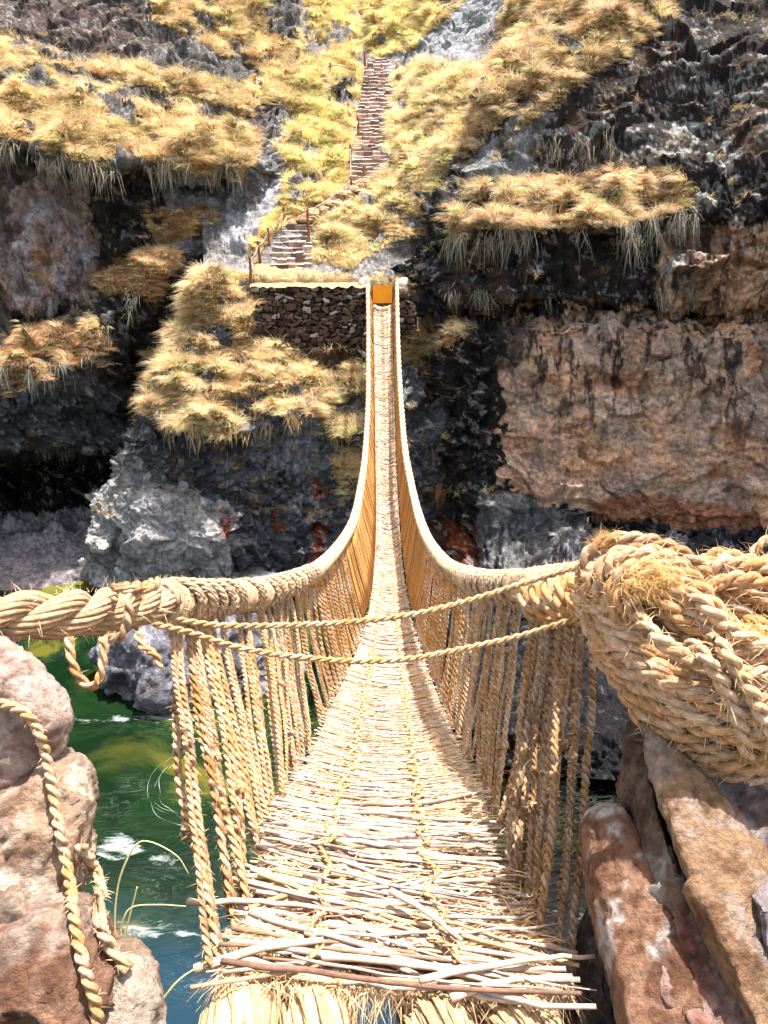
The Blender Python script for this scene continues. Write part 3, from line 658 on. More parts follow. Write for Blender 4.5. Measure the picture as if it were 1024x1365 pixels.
fringe(SR, [(600, 320), (680, 312), (760, 312), (860, 305), (920, 285)], 170, .95, (.34, .31, .25), 3, 'grey roots hanging under the grassy ledge of the right cliff')
fringe(SR, [(590, 385), (680, 395), (780, 390), (870, 385), (925, 390)], 60, .7, (.26, .24, .2), 4, 'grey roots hanging over the black crack of the right cliff')
fringe(SR, [(640, 190), (720, 200), (800, 190), (850, 170)], 60, .7, (.26, .23, .18), 5, 'roots trailing down the upper dark rock at the right')
fringe(SM, [(190, 552), (240, 570), (290, 590), (340, 558), (400, 555), (470, 585)], 110, .5, (.5, .36, .18), 6, 'dead grass hanging from the edge of the mound')
fringe(SR, [(560, 480), (575, 560), (570, 620), (590, 660)], 80, .8, (.22, .12, .06), 7, 'brown roots in the recess beside the bridge')
# ------------------------------------------------------------------ stones
def remesh(V, F, voxel, smooth=0):
    me = bpy.data.meshes.new('tmp'); me.from_pydata([tuple(v) for v in V], [], [tuple(f) for f in F]); me.update()
    bm = bmesh.new(); bm.from_mesh(me); bmesh.ops.recalc_face_normals(bm, faces=bm.faces[:]); bm.to_mesh(me); bm.free()
    o = bpy.data.objects.new('tmp', me); COL.objects.link(o)
    md = o.modifiers.new('r', 'REMESH'); md.mode = 'VOXEL'; md.voxel_size = voxel
    if smooth: s = o.modifiers.new('s', 'SMOOTH'); s.factor = .5; s.iterations = smooth
    dg = bpy.context.evaluated_depsgraph_get(); ev = o.evaluated_get(dg); m2 = ev.to_mesh()
    W = np.zeros(len(m2.vertices)*3); m2.vertices.foreach_get('co', W); W = W.reshape(-1, 3)
    N = np.zeros(len(W)*3); m2.vertices.foreach_get('normal', N); N = N.reshape(-1, 3)
    fi = np.zeros(len(m2.loops), np.int32); m2.loops.foreach_get('vertex_index', fi)
    lt = np.zeros(len(m2.polygons), np.int32); m2.polygons.foreach_get('loop_total', lt)
    ev.to_mesh_clear(); bpy.data.objects.remove(o); bpy.data.meshes.remove(me)
    assert (lt == 4).all()
    return W, N, fi.reshape(-1, 4)
STV = []
def stone(name, hullpts, voxel, base, label, cat='stone', amp=.02, fs=6., smooth=3, tint2=(.5, .5, .5), seed=0., mat=None, group=None, lich=.35, origin=None):
    bm = bmesh.new()
    for p in hullpts: bm.verts.new(tuple(float(q) for q in p))
    r_ = bmesh.ops.convex_hull(bm, input=bm.verts)
    bm.verts.ensure_lookup_table()
    loose = [v for v in bm.verts if not v.link_faces]
    for v in loose: bm.verts.remove(v)
    bm.verts.index_update(); V = np.array([v.co[:] for v in bm.verts]); F = [[v.index for v in f.verts] for f in bm.faces]; bm.free()
    W, N, Q4 = remesh(V, F, voxel, smooth)
    p = W*fs+seed
    f1, f2, cid = worley(p*.55); e = np.clip((f2-f1)/.3, 0, 1)
    d = amp*(.7*fbm(p*.5, 3)+.75*facets(p*.42)+.34*facets(p*1.3+5)+.14*facets(p*4.)+.2*ridged(p*1.5, 3)*.5+.22*fbm(p*6, 3, .7))
    W2 = W+N*d[:, None]
    C = np.broadcast_to(np.array(base, float), W.shape).copy()
    C = lerp(C, tint2, sstep(.02, .3, fbm(p*.8+44, 5, .7))*lich)
    C = lerp(C, C*np.array([.45, .36, .32]), sstep(.05, .35, fbm(p*1.3+64, 5, .7))*.75)
    if mat is None: C = C*.74
    STV.append(W2)
    org = W2.mean(0); org[2] = W2[:, 2].min()
    o = mk(name, W2, Q4, mat or M_stone, col=C, origin=org); tag(o, label, cat, group); return o
def blob(c, rad, n=26, seed=0, sq=.35):
    r_ = np.random.default_rng(seed); v = r_.normal(size=(n, 3)); v /= np.linalg.norm(v, axis=1)[:, None]
    v = v*(1-sq*r_.random((n, 1))*.6); return np.asarray(c)+v*np.asarray(rad)
def slab(poly, d, thick, back=(0, 0), top=1.):
    """hull between an outline (px, py) at axial depth d and a back outline deeper by thick"""
    d = np.broadcast_to(d, (len(poly),)); a = np.array(poly, float)
    m = a.mean(0); A = Q(a[:, 0], a[:, 1], d); mid = m+(a-m)*1.0; M = Q(mid[:, 0], mid[:, 1], d+thick*.35)
    b = m+(a-m)*.78; B = Q(b[:, 0], b[:, 1], d+thick)+np.array([back[0]*.3, 0, back[1]])
    f = m+(a-m)*.72; Fr = Q(f[:, 0], f[:, 1], d-thick*.22)
    return np.vstack([Fr, A, M, B])
# left foreground stones
stone('boulder', np.vstack([slab([(-110, 880), (-40, 862), (10, 872), (52, 900), (80, 945), (84, 985), (48, 1040), (20, 1085), (-60, 1100), (-130, 1060)], [1.5]*5+[1.52]*5, .32, (-.02, .03))]),
      .009, (.62, .46, .40), 'pinkish rounded boulder at the left edge, topmost of the left pile', amp=.022, tint2=(.62, .55, .5), lich=.6, smooth=1)
stone('boulder', slab([(-110, 1080), (20, 1040), (80, 1005), (112, 1025), (124, 1075), (118, 1120), (105, 1180), (90, 1230), (20, 1290), (-110, 1300)], [1.42, 1.45, 1.5, 1.5, 1.48, 1.46, 1.42, 1.4, 1.36, 1.36], .35, (-.03, .02)),
      .009, (.52, .35, .25), 'pitted tan stone in the middle of the left pile', amp=.024, tint2=(.78, .68, .58), lich=.75, seed=5, smooth=1)
stone('boulder', slab([(-120, 1260), (40, 1215), (110, 1200), (140, 1235), (160, 1300), (150, 1420), (100, 1480), (-120, 1480)], [1.28, 1.3, 1.34, 1.34, 1.32, 1.28, 1.2, 1.2], .4, (-.02, .02)),
      .009, (.34, .19, .13), 'reddish brown stone at the bottom left corner', amp=.024, tint2=(.66, .54, .46), lich=.6, seed=9, smooth=1)
stone('boulder', slab([(95, 1290), (150, 1255), (190, 1262), (205, 1300), (212, 1350), (200, 1460), (110, 1480), (80, 1400)], [1.36, 1.36, 1.36, 1.35, 1.34, 1.3, 1.25, 1.3], .3, (-.05, .0)),
      .009, (.40, .27, .19), 'sunlit angular stone at the bottom beside the river, lowest of the left pile', amp=.02, tint2=(.66, .58, .5), lich=.6, seed=13, smooth=1)
stone('boulder', slab([(-60, 1190), (30, 1180), (60, 1230), (40, 1320), (-60, 1340)], [1.29]*5, .2, (-.02, .02)),
      .009, (.42, .28, .2), 'small light stone wedged between the left edge boulders', amp=.015, tint2=(.6, .5, .42), lich=.5, seed=15, smooth=1)
# right foreground slabs
stone('stone_slab', slab([(843, 955), (868, 950), (900, 985), (960, 1060), (1010, 1150), (1060, 1290), (1100, 1450), (1030, 1450), (985, 1330), (940, 1240), (905, 1150), (875, 1070)], [1.72]*3+[1.6, 1.52, 1.46, 1.4, 1.36, 1.4, 1.46, 1.52, 1.6], .12, (.45, -.06)),
      .009, (.40, .25, .15), 'long brown leaning slab under the great rope knot', amp=.014, tint2=(.50, .40, .36), lich=.6, seed=21, smooth=1)
stone('stone_slab', slab([(905, 1000), (1000, 1015), (1170, 1040), (1170, 1490), (1090, 1490), (1030, 1330), (975, 1170), (930, 1070)], [1.74, 1.72, 1.7, 1.42, 1.42, 1.5, 1.62, 1.7], .3, (0, 0)),
      .009, (.26, .20, .21), 'broad mauve grey slab at the right edge directly below the rope knot', amp=.014, tint2=(.6, .56, .54), lich=.5, seed=23, smooth=2)
stone('stone_slab', slab([(835, 965), (850, 958), (885, 1060), (905, 1150), (925, 1240), (880, 1230), (850, 1160), (826, 1090), (822, 1040)], [1.85, 1.85, 1.75, 1.65, 1.58, 1.64, 1.7, 1.78, 1.85], .2, (.15, -.03)),
      .009, (.25, .17, .12), 'narrow dark brown slab standing left of the leaning slab', amp=.016, tint2=(.6, .55, .52), lich=.6, seed=25, smooth=1)
stone('stone_slab', slab([(785, 1105), (800, 1082), (828, 1080), (870, 1170), (925, 1260), (960, 1380), (980, 1480), (860, 1480), (835, 1380), (810, 1290), (790, 1190)], [1.78, 1.78, 1.76, 1.66, 1.56, 1.46, 1.4, 1.45, 1.52, 1.62, 1.7], .26, (.1, -.02)),
      .009, (.36, .20, .13), 'orange brown slab with a pale top edge, leaning out over the river', amp=.016, tint2=(.74, .68, .66), lich=.8, seed=31, smooth=1)
stone('stone_slab', slab([(905, 1160), (950, 1200), (1000, 1300), (1060, 1480), (920, 1480), (905, 1380), (885, 1270), (893, 1190)], [1.6, 1.56, 1.48, 1.36, 1.38, 1.45, 1.52, 1.58], .2, (.2, .0)),
      .009, (.40, .20, .15), 'pink red rough stone between the two leaning slabs', amp=.02, tint2=(.6, .45, .42), lich=.5, seed=35, smooth=1)
stone('boulder', slab([(762, 1250), (790, 1200), (812, 1230), (830, 1330), (850, 1480), (760, 1480), (752, 1330)], [1.95, 1.95, 1.95, 1.85, 1.7, 1.7, 1.85], .22, (.1, 0)),
      .009, (.20, .16, .14), 'dark grey brown stone at the foot of the right slabs beside the stick floor', amp=.018, tint2=(.4, .38, .37), lich=.4, seed=39, smooth=1)
stone('boulder', np.vstack([slab([(985, 1180), (1060, 1160), (1150, 1200), (1150, 1480), (1060, 1480), (1020, 1330)], [1.48]*6, .4, (.1, 0))]),
      .012, (.42, .36, .38), 'pale mauve stone at the lower right edge', amp=.02, tint2=(.62, .58, .56), lich=.5, seed=43, smooth=1)
# boulders in the river
c = P(285, 885, 19.2)
stone('river_boulder', blob(c+np.array([0, .6, .0]), (3.9, 2.3, 1.7), 34, 5), .09, (.15, .15, .18), 'large grey boulder with a pale waterline standing in the river left of the bridge', 'boulder', amp=.3, fs=.8, tint2=(.40, .41, .46), lich=.6, mat=M_rock)
stone('river_boulder', blob(P(335, 800, 24.5)+np.array([.2, 0, .2]), (1.8, 1.3, 1.1), 24, 8), .07, (.12, .13, .15), 'dark rock at the foot of the grey buttress behind the left rail', 'boulder', amp=.2, fs=1., tint2=(.35, .36, .4), lich=.3, seed=3, mat=M_rock)
for k, (x, y, Y, s, l) in enumerate(((136, 725, 25.9, .5, 'white sunlit block where the buttress meets the green river'),
        (165, 762, 25.6, .42, 'white flat rock in the shallows below the white block'),
        (112, 748, 26.2, .26, 'small pale stone on the shore beside the grey slab'),
        (192, 782, 24.9, .36, 'pale flat stone at the water edge nearest the left rail'))):
    stone('shore_rock', blob(P(x, y, Y), (s*1.4, s, s*.9), 18, 20+k), .04, (.5, .5, .51), l, 'rock', amp=.1, fs=1.6, tint2=(.7, .7, .7), lich=.6, seed=k*3, mat=M_rock)
# ------------------------------------------------------------------ far platform wall
wl = thing('stone_wall', P(430, 470, 28.45), 'dark brown dry stone wall carrying the sandy platform at the far end', 'wall')
def stonewall(x0, x1, ytop, ybots, Y, name_, seedv):
    r_ = np.random.default_rng(seedv); g = Geo()
    a = P(x0, ytop, Y); b = P(x1, ytop, Y); zt = a[2]; zb = P(x0, max(ybots), Y)[2]
    z = zt-.02; 
    while z > zb:
        h = r_.uniform(.07, .24); x = a[0]-r_.uniform(0, .2)
        while x < b[0]:
            w = r_.uniform(.1, .38)
            fx = (x-a[0])/(b[0]-a[0]); lim = P(x0, np.interp(fx, [0, 1], ybots), Y)[2]
            if z > lim and x+w*.5 < b[0]:
                # a rounded block: cube-sphere
                u = np.linspace(-1, 1, 4); gu, gv = np.meshgrid(u, u); pts = np.stack([gu, -np.ones_like(gu), gv], -1)
                k = pts/np.linalg.norm(pts, axis=-1)[..., None]; pts = .55*k*1.35+.45*pts
                sc_ = r_.uniform(.8, 1.12); V = pts*np.array([w*.49*sc_, .16, h*.49*sc_])+np.array([x+w/2, Y+r_.normal(0, .05), z-h/2+r_.normal(0, .03)])+r_.normal(0, .016, (4, 4, 3))
                V[..., 2] += (V[..., 0]-x-w/2)*r_.normal(0, .28)
                i = np.arange(3)[:, None]*4; j = np.arange(3)[None]
                F = np.stack([i+j, i+j+1, i+4+j+1, i+4+j], -1).reshape(-1, 4)
                t = r_.random(); c = np.array([.12, .075, .055])*r_.uniform(.35, 1.4) if t > .1 else np.array([.4, .34, .32])*r_.uniform(.6, 1.1)
                g.add(V, F, c)
            x += w*1.02
        z -= h*1.02
    g.build(name_, M_masonry, wl)
    g = Geo(); X0, X1 = a[0]-.02, b[0]+.02; y0, y1 = Y-.02, Y+1.2
    B = np.array([(X0, y0, zt-.05), (X1, y0, zt-.05), (X1, y1, zt-.05), (X0, y1, zt-.05), (X0, y0, zb), (X1, y0, zb), (X1, y1, zb), (X0, y1, zb)])
    g.add(B, np.array([[0, 1, 2, 3], [0, 4, 5, 1], [1, 5, 6, 2], [2, 6, 7, 3], [3, 7, 4, 0]]), np.array([.02, .014, .01])); g.build('wall_core', M_masonry, wl, smooth=False)
stonewall(336, 488, 382, (450, 492), 28.35, 'wall_face', 1)
stonewall(531, 556, 378, (432, 440), 28.45, 'wall_face', 2)
g = Geo()       # sandy slab on top
xs = np.linspace(P(334, 380, 28.3)[0], P(492, 380, 28.3)[0], 60); ys = np.linspace(28.1, 30.6, 30)
X, Yy = np.meshgrid(xs, ys); Z = P(400, 380, 28.3)[2]+.02+.03*fbm(np.stack([X, Yy, X*0], -1)*2, 3)+.02*(Yy-28.1)
ed = np.minimum(1, (Yy-28.1)/.1); Z = Z-.08*(1-ed)
Z = Z+.07*fbm(np.stack([X, Yy*0, X*0], -1)*4, 4)*(1-sstep(.0, .5, Yy-28.1)); V = np.stack([X, Yy+.16*fbm(np.stack([X, Yy*0, X*0], -1)*3, 4)*(1-sstep(.0, .6, Yy-28.1)), Z], -1)
i = np.arange(29)[:, None]*60; j = np.arange(59)[None]
g.add(V, np.stack([i+j, i+j+1, i+60+j+1, i+60+j], -1).reshape(-1, 4), lerp(np.broadcast_to(np.array([.36, .25, .13]), (1800, 3)).copy(), [.5, .45, .42], sstep(29.0, 29.6, Yy.ravel())))
g.build('platform_top', M_masonry, wl)
# far abutment pillars that take the ropes
for x, l in ((486, 'left'), (535, 'right')):
    stone('anchor_stone', slab([(x-8, 372), (x+8, 371), (x+9, 392), (x-9, 393)], [27.2]*4, .5), .05, (.28, .22, .18), f'squared stone block where the {l} hand cable ends at the far platform', amp=.04, fs=2.5, tint2=(.5, .46, .42), seed=x, mat=M_masonry)
# ------------------------------------------------------------------ stairs
def flight(pa, pb, n, w, label, seedv, skew=0):
    """pa, pb = bottom and top centre points, world"""
    r_ = np.random.default_rng(seedv); t = thing('stone_stairs', pa, label, 'stairs')
    for k in range(n):
        f0 = k/n; c = pa+(pb-pa)*f0; nx = pa+(pb-pa)*((k+1)/n); rise = nx[2]-c[2]; tread = nx[1]-c[1]
        g = Geo(); x = -w[0]/2 if np.ndim(w) else -w/2; ww = (w[0]+(w[1]-w[0])*f0); x = -ww/2+r_.normal(0, .04)
        while x < ww/2-.1:
            l = r_.uniform(.22, .5); l = min(l, ww/2-x+.1)
            hgt = rise*r_.uniform(.86, 1.04); y0 = c[1]+r_.normal(0, .06); hgt = hgt*r_.uniform(.8, 1.15)
            ny = 3; 
            b = np.array([(x, y0, c[2]-.25), (x+l*.96, y0, c[2]-.25), (x+l*.96, y0+tread+.25, c[2]-.25), (x, y0+tread+.25, c[2]-.25),
                          (x, y0+.0, c[2]+hgt*.78), (x+l*.96, y0, c[2]+hgt*.78), (x+l*.95, y0+.05, c[2]+hgt), (x+.01, y0+.05, c[2]+hgt), (x, y0+tread+.25, c[2]+hgt), (x+l*.96, y0+tread+.25, c[2]+hgt)])
            b[:, 0] += c[0]; b += r_.normal(0, .012, b.shape)
            F = np.array([[0, 1, 5, 4], [4, 5, 6, 7], [7, 6, 9, 8], [0, 4, 8, 3], [1, 2, 9, 5], [4, 7, 8, 8], [5, 9, 6, 6]])
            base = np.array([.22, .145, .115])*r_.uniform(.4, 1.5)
            C = np.broadcast_to(base, b.shape).copy(); C[6:] = np.array([.55, .5, .48])*r_.uniform(.7, 1.1)  # tops painted paler than the risers, sunlit look put into the colour
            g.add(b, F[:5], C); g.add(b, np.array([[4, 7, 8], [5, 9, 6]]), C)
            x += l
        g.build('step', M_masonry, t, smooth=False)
    return t
flight(P(385, 358, 29.9), P(392, 300, 31.9), 8, (1.55, 1.25), 'lower short flight of eight rough stone steps leading up from the platform', 3)
flight(P(492, 240, 34.8), P(492, 168, 39.6), 14, (1.6, 1.45), 'middle flight of brown stone steps beside the sunlit spur', 4)
flight(P(497, 168, 39.7), P(510, 78, 46.8), 19, (1.65, 1.5), 'topmost and farthest flight of stone steps climbing the gully', 5)
# rough terrace path between
g = Geo(); pth = catmull([P(392, 300, 32.0), P(425, 283, 32.6), P(455, 264, 33.5), P(490, 243, 34.7)], 24); r_ = np.random.default_rng(9)
t = thing('stone_path', pth[0], 'slanting path of rough brown stones joining the lower and middle steps', 'path')
for k in range(23):
    for q in range(4):
        c = pth[k]+np.array([r_.normal(0, .1), -.25+q*.25+r_.normal(0, .06), .05+.06*q]); s = r_.uniform(.12, .26)
        u = np.linspace(0, 1, 5)*np.pi; v = np.arange(7)/7*2*np.pi
        V = np.stack([np.sin(u)[:, None]*np.cos(v)*s*1.5, np.sin(u)[:, None]*np.sin(v)*s, np.cos(u)[:, None]*np.ones(7)*s*.5], -1)+c+r_.normal(0, .012, (5, 7, 3))
        i = np.arange(4)[:, None]*7; j = np.arange(7)[None]
        g.add(V, np.stack([i+j, i+7+j, i+7+(j+1) % 7, i+(j+1) % 7], -1).reshape(-1, 4), np.array([.3, .19, .12])*r_.uniform(.5, 1.6))
g.build('paving', M_masonry, t, smooth=False)
# posts and hand ropes
posts = [((335, 388), (333, 340), 28.3, 'rust brown post at the left front corner of the platform'),
         ((347, 352), (344, 322), 30.0, 'thin post standing behind the corner post of the platform'),
         ((360, 331), (357, 304), 30.8, 'slim leaning post left of the lower steps'),
         ((379, 302), (378, 276), 31.9, 'post at the top left of the lower steps'),
         ((412, 324), (410, 277), 31.2, 'tall reddish post at the right of the lower steps'),
         ((469, 270), (468, 235), 33.8, 'dark post at the bend of the path below the middle steps'),
         ((486, 240), (485, 220), 34.9, 'short post at the foot of the middle steps'),
         ((468, 222), (467, 193), 35.6, 'post left of the lowest middle steps'),
         ((478, 180), (477, 156), 38.4, 'brown post halfway up the middle steps'),
         ((465, 158), (464, 138), 40.4, 'grey post beside the dark hollow left of the steps'),
         ((487, 92), (486, 68), 46.2, 'farthest post at the top left of the upper steps'),
         ((441, 98), (440, 84), 43.5, 'small post on the upper left side trail'),
         ((358, 142), (358, 126), 38.6, 'small post at the left end of the side trail rail')]
tops = []
for (b, tp, Y, l) in posts:
    A = P(b[0], b[1], Y); B = P(tp[0], tp[1], Y); g = Geo()
    s = np.linspace(0, 1, 9)[:, None]; path = A+(B-A)*s+rng.normal(0, .008, (9, 3)); path[0, 2] -= .3
    c = np.array([.16, .06, .035])*rng.uniform(.7, 1.5); r0 = .05 if Y < 36 else .06
    tube(g, path, r0*np.linspace(1.1, .9, 9), 6, c, ref=(0, 1, 0)); tube(g, np.array([B, B+[0, 0, .03]]), [r0*.9, r0*.4], 6, c*1.5, ref=(0, 1, 0))
    tag(g.build('post', M_wood, origin=A), l, 'post', 'posts along the stone steps'); tops.append(B)
def hrail(ids, label, r=.018, col=(.3, .26, .22), sag=.12):
    g = Geo()
    for a, b in zip(ids[:-1], ids[1:]):
        s = np.linspace(0, 1, 12)[:, None]; p_ = tops[a]+(tops[b]-tops[a])*s; p_[:, 2] -= .12+sag*4*(s*(1-s))[:, 0]
        tube(g, p_, r, 4, np.array(col), ref=(0, 1, .2))
    tag(g.build('guard_rope', M_wood, origin=tops[ids[0]]), label, 'rope')
hrail([0, 1, 2, 3], 'slack guard rope running up the left of the lower steps')
hrail([4, 5, 7, 8, 9], 'slack guard rope beside the path and the middle steps')
g = Geo(); tr = catmull([P(335, 122, 38.2), P(358, 130, 38.6), P(385, 132, 39.4), P(405, 118, 41), P(425, 100, 42.6), P(440, 90, 43.5), P(462, 92, 44.2)], 40)
for dz in (.0, -.35): tube(g, tr+np.array([0, 0, dz+.1]), .035, 5 if False else 4, np.array([.30, .25, .22]), ref=(0, 1, .2))
tag(g.build('trail_rail', M_wood, origin=tr[0]), 'weathered two bar rail curving along the upper left side trail', 'railing')
# ------------------------------------------------------------------ the bridge
BR = thing('rope_bridge', P(512, 1300, 1.25), 'long sagging bridge of braided straw rope with a floor of sticks spanning the gorge', 'bridge')
# hand cables (px, py, Y)
LR = np.array([(-200, 832, 1.30), (-90, 828, 1.38), (0, 822, 1.49), (60, 820, 1.56), (120, 816, 1.66), (200, 805, 1.93), (250, 801, 2.2), (300, 797, 2.6), (370, 784, 3.6), (425, 757, 6.0), (455, 724, 8.6), (472, 692, 11.2), (480, 655, 14), (486, 615, 16.6), (489, 575, 19), (491, 530, 21.3), (491, 480, 23.8), (491, 430, 26), (490, 378, 28.4)], float)
RR = np.array([(905, 800, 1.75), (840, 785, 1.92), (785, 779, 2.15), (740, 780, 2.45), (700, 781, 2.85), (650, 777, 3.75), (620, 768, 4.7), (590, 748, 6.6), (568, 715, 9.2), (556, 680, 12), (547, 640, 14.7), (540, 600, 17.2), (536, 555, 19.9), (533, 510, 22.2), (531, 465, 24.4), (530, 420, 26.4), (529, 376, 28.4)], float)
LRp = catmull(P(LR[:, 0], LR[:, 1], LR[:, 2]), 900); RRp = catmull(P(RR[:, 0], RR[:, 1], RR[:, 2]), 900)
# floor edges
LE = np.array([(258, 1340, 1.12), (290, 1290, 1.25), (326, 1200, 1.5), (352, 1110, 1.8), (376, 1055, 2.35), (412, 1000, 3.3), (443, 930, 5.1), (468, 880, 6.9), (490, 820, 9.4), (498, 780, 11.4), (502, 730, 14), (503, 680, 16.7), (502, 630, 19.2), (501, 570, 21.7), (500, 510, 24.2), (499, 455, 26.3), (498, 404, 28.2)], float)
RE = np.array([(795, 1345, 1.12), (752, 1300, 1.25), (704, 1210, 1.5), (667, 1125, 1.8), (650, 1062, 2.35), (622, 1004, 3.3), (590, 935, 5.1), (570, 884, 6.9), (549, 822, 9.4), (541, 780, 11.4), (535, 730, 14), (532, 680, 16.7), (529, 630, 19.2), (527, 570, 21.7), (525, 510, 24.2), (524, 455, 26.3), (523, 404, 28.2)], float)
LEp = catmull(P(LE[:, 0], LE[:, 1], LE[:, 2]), 900); REp = catmull(P(RE[:, 0], RE[:, 1], RE[:, 2]), 900)
def atY(path, Y):
    return np.stack([np.interp(Y, path[:, 1], path[:, k]) for k in range(3)], -1)
# bare twisted cable at the left, seen before the ties begin
def fat_cable(path, R, pitch, n, col, name_, fuzz=60):
    p_, s = resample(path, .012); T, A, B = frames(p_, (0, 0, 1)); g = Geo()
    for q in range(n):
        a = 2*np.pi*(s/pitch+q/n); c = p_+R*.5*(np.cos(a)[:, None]*A+np.sin(a)[:, None]*B)
        # each strand is itself a bundle of small cords laid the other way
        T2, A2, B2 = frames(c, (0, .3, 1)); rs = R*.52
        m = 11
        tube(g, c, rs*.8, 6, col*.5, ref=(0, .3, 1))
        for w in range(m):
            b = -2*np.pi*(s/(pitch*1.5))+2*np.pi*w/m+q; cc = c+rs*.8*(np.cos(b)[:, None]*A2+np.sin(b)[:, None]*B2)
            tube(g, cc, rs*.27*(1+.1*perlin(np.stack([s*20, s*0+w, s*0+q], -1))), 5 if False else 4, (col*(1-.5*rng.random())+np.array([.64, .47, .33])*.35)*rng.uniform(.75, 1.1), ref=(0, .3, 1), seed=w*3)
    m = int(fuzz*s[-1]*10); i = rng.integers(1, len(p_)-1, m); a = rng.uniform(0, 6.28, m); nr = np.cos(a)[:, None]*A[i]+np.sin(a)[:, None]*B[i]
    d = nr+rng.normal(0, .6, (m, 3)); d /= np.linalg.norm(d, axis=1)[:, None]
    blades(g, p_[i]+nr*R*.9, d, rng.uniform(.01, .05, m), .0008, STRAWL, droop=.5)
    return g.build(name_, M_rope, BR)
fat_cable(LRp[:int(900*5.2/18)], .056, .36, 3, np.array([.56, .36, .20]), 'hand_cable')['label'] = 'bare thick twisted end of the left hand cable'
# wrapped hand cables: core + coils of cord round them
def wrapped(path, Y0, Y1, R0, name_, label):
    p_ = path[(path[:, 1] > Y0) & (path[:, 1] < Y1)]; p_, s = resample(p_, .03); g = Geo()
    lump = 1+.13*perlin(np.stack([s*4.5, s*0+3, s*0], -1))+.07*perlin(np.stack([s*17, s*0+8, s*0], -1))+np.clip((p_[:, 1]-7)/10, 0, 1)*.22*np.sin(s*2*np.pi/.34+2*perlin(np.stack([s*1.3, s*0, s*0], -1)))
    tube(g, p_, R0*.84*lump, 8, STRAWG*.45, ref=(0, 0, 1))
    # coil
    near = p_[:, 1] < 40; q_, s2 = resample(p_, .0085); T, A, B = frames(q_, (0, 0, 1))
    for w, ph in ((0, 0), (1, 2.1), (2, 4.2)):
        pit = .086; a = 2*np.pi*s2/pit+ph+.4*perlin(np.stack([s2*5, s2*0+w, s2*0], -1))
        rr = R0*.93*np.interp(s2, s, lump)*(1+.05*perlin(np.stack([s2*25, s2*0+w, s2*0], -1)))
        c = q_+rr[:, None]*(np.cos(a)[:, None]*A+np.sin(a)[:, None]*B)
        col = np.array([.55, .40, .25])*(1+.5*perlin(np.stack([s2*7, s2*0+w*4, s2*0], -1)))[:, None]
        tube(g, c, R0*.21, 4, col, ref=(.02, .05, 1), seed=w)
    m = 5200; i = (rng.random(m)**2.2*(len(p_)-3)).astype(int)+1; T, A, B = frames(p_, (0, 0, 1)); a = rng.uniform(0, 6.28, m)
    nr = np.cos(a)[:, None]*A[i]+np.sin(a)[:, None]*B[i]; d = nr+rng.normal(0, .6, (m, 3)); d /= np.linalg.norm(d, axis=1)[:, None]
    blades(g, p_[i]+nr*R0, d, rng.uniform(.008, .03, m), .0009, STRAWL*rng.uniform(.8, 1.2, (m, 1)), droop=.6)
    o = g.build(name_, M_rope, BR); o['label'] = label; return o
wrapped(LRp, 1.98, 29, .062, 'hand_cable', 'left hand cable, wrapped all over in cord')
wrapped(RRp, 1.8, 29, .064, 'hand_cable', 'right hand cable, wrapped all over in cord')
# floor: four thick cables, matting, sticks, edge cords
def deckpt(Y, f, dz=0):
    a = atY(LEp, Y); b = atY(REp, Y); p_ = a+(b-a)*np.asarray(f)[..., None]; p_[..., 2] += dz-.10*(1-(2*np.asarray(f)-1)**2)*np.clip((np.asarray(Y)-1.2)/2, .15, 1)
    return p_
Ys = np.concatenate([np.linspace(1.14, 4, 60), np.linspace(4.1, 28.2, 160)])
for k, f in enumerate((.09, .29, .62, .84)):
    pts = deckpt(Ys, np.full(len(Ys), f), -.10)
    ext = np.array([pts[0]+np.array([0, -.75, -.02]), pts[0]+np.array([0, -.4, .0]), pts[0]+np.array([0, -.15, .005])])
    pts = np.vstack([ext, pts]); p2, s = resample(pts, .04 if True else .1); g = Geo()
    T, A, B = frames(p2, (0, 0, 1))
    n_ = int(min(len(p2), 3.2/.04)); 
    for q in range(3):
        a = 2*np.pi*(s/.5+q/3); c = p2+.04*(np.cos(a)[:, None]*A+np.sin(a)[:, None]*B)
        tube(g, c, .046, 8, STRAWL*1.25, ref=(0, 0, 1), seed=q)
    tube(g, p2, .078, 8, STRAWL*1.25, ref=(0, 0, 1))
    for q in range(60):
        a = rng.uniform(0, 6.28); tw = rng.uniform(.8, 1.6); ss = s[:n_]; ang = 2*np.pi*ss/tw+a
        c = p2[:n_]+.080*(1+.08*np.sin(ss*9+q))[:, None]*(np.cos(ang)[:, None]*A[:n_]+np.sin(ang)[:, None]*B[:n_])
        tube(g, c, .0048, 4, STRAWL*rng.uniform(1., 1.3), ref=(0, 0, 1), seed=q)
    g.build('floor_cable', M_rope, BR)
g = Geo(); fs = np.linspace(.01, .99, 30); YY, FF = np.meshgrid(np.concatenate([np.linspace(1.27, 5, 160), np.linspace(5.05, 28.2, 500)]), fs, indexing='ij')
V = deckpt(YY.ravel(), FF.ravel(), -.03).reshape(YY.shape+(3,)); V[..., 2] += .012*fbm(V*8, 3)
i = np.arange(YY.shape[0]-1)[:, None]*30; j = np.arange(29)[None]
g.add(V, np.stack([i+j, i+j+1, i+30+j+1, i+30+j], -1).reshape(-1, 4), (STRAWG*.45)*(1+.5*fbm(V*np.array([3, 30, 30.]), 3).reshape(-1, 1)))
g.build('floor_mat', M_stick, BR)
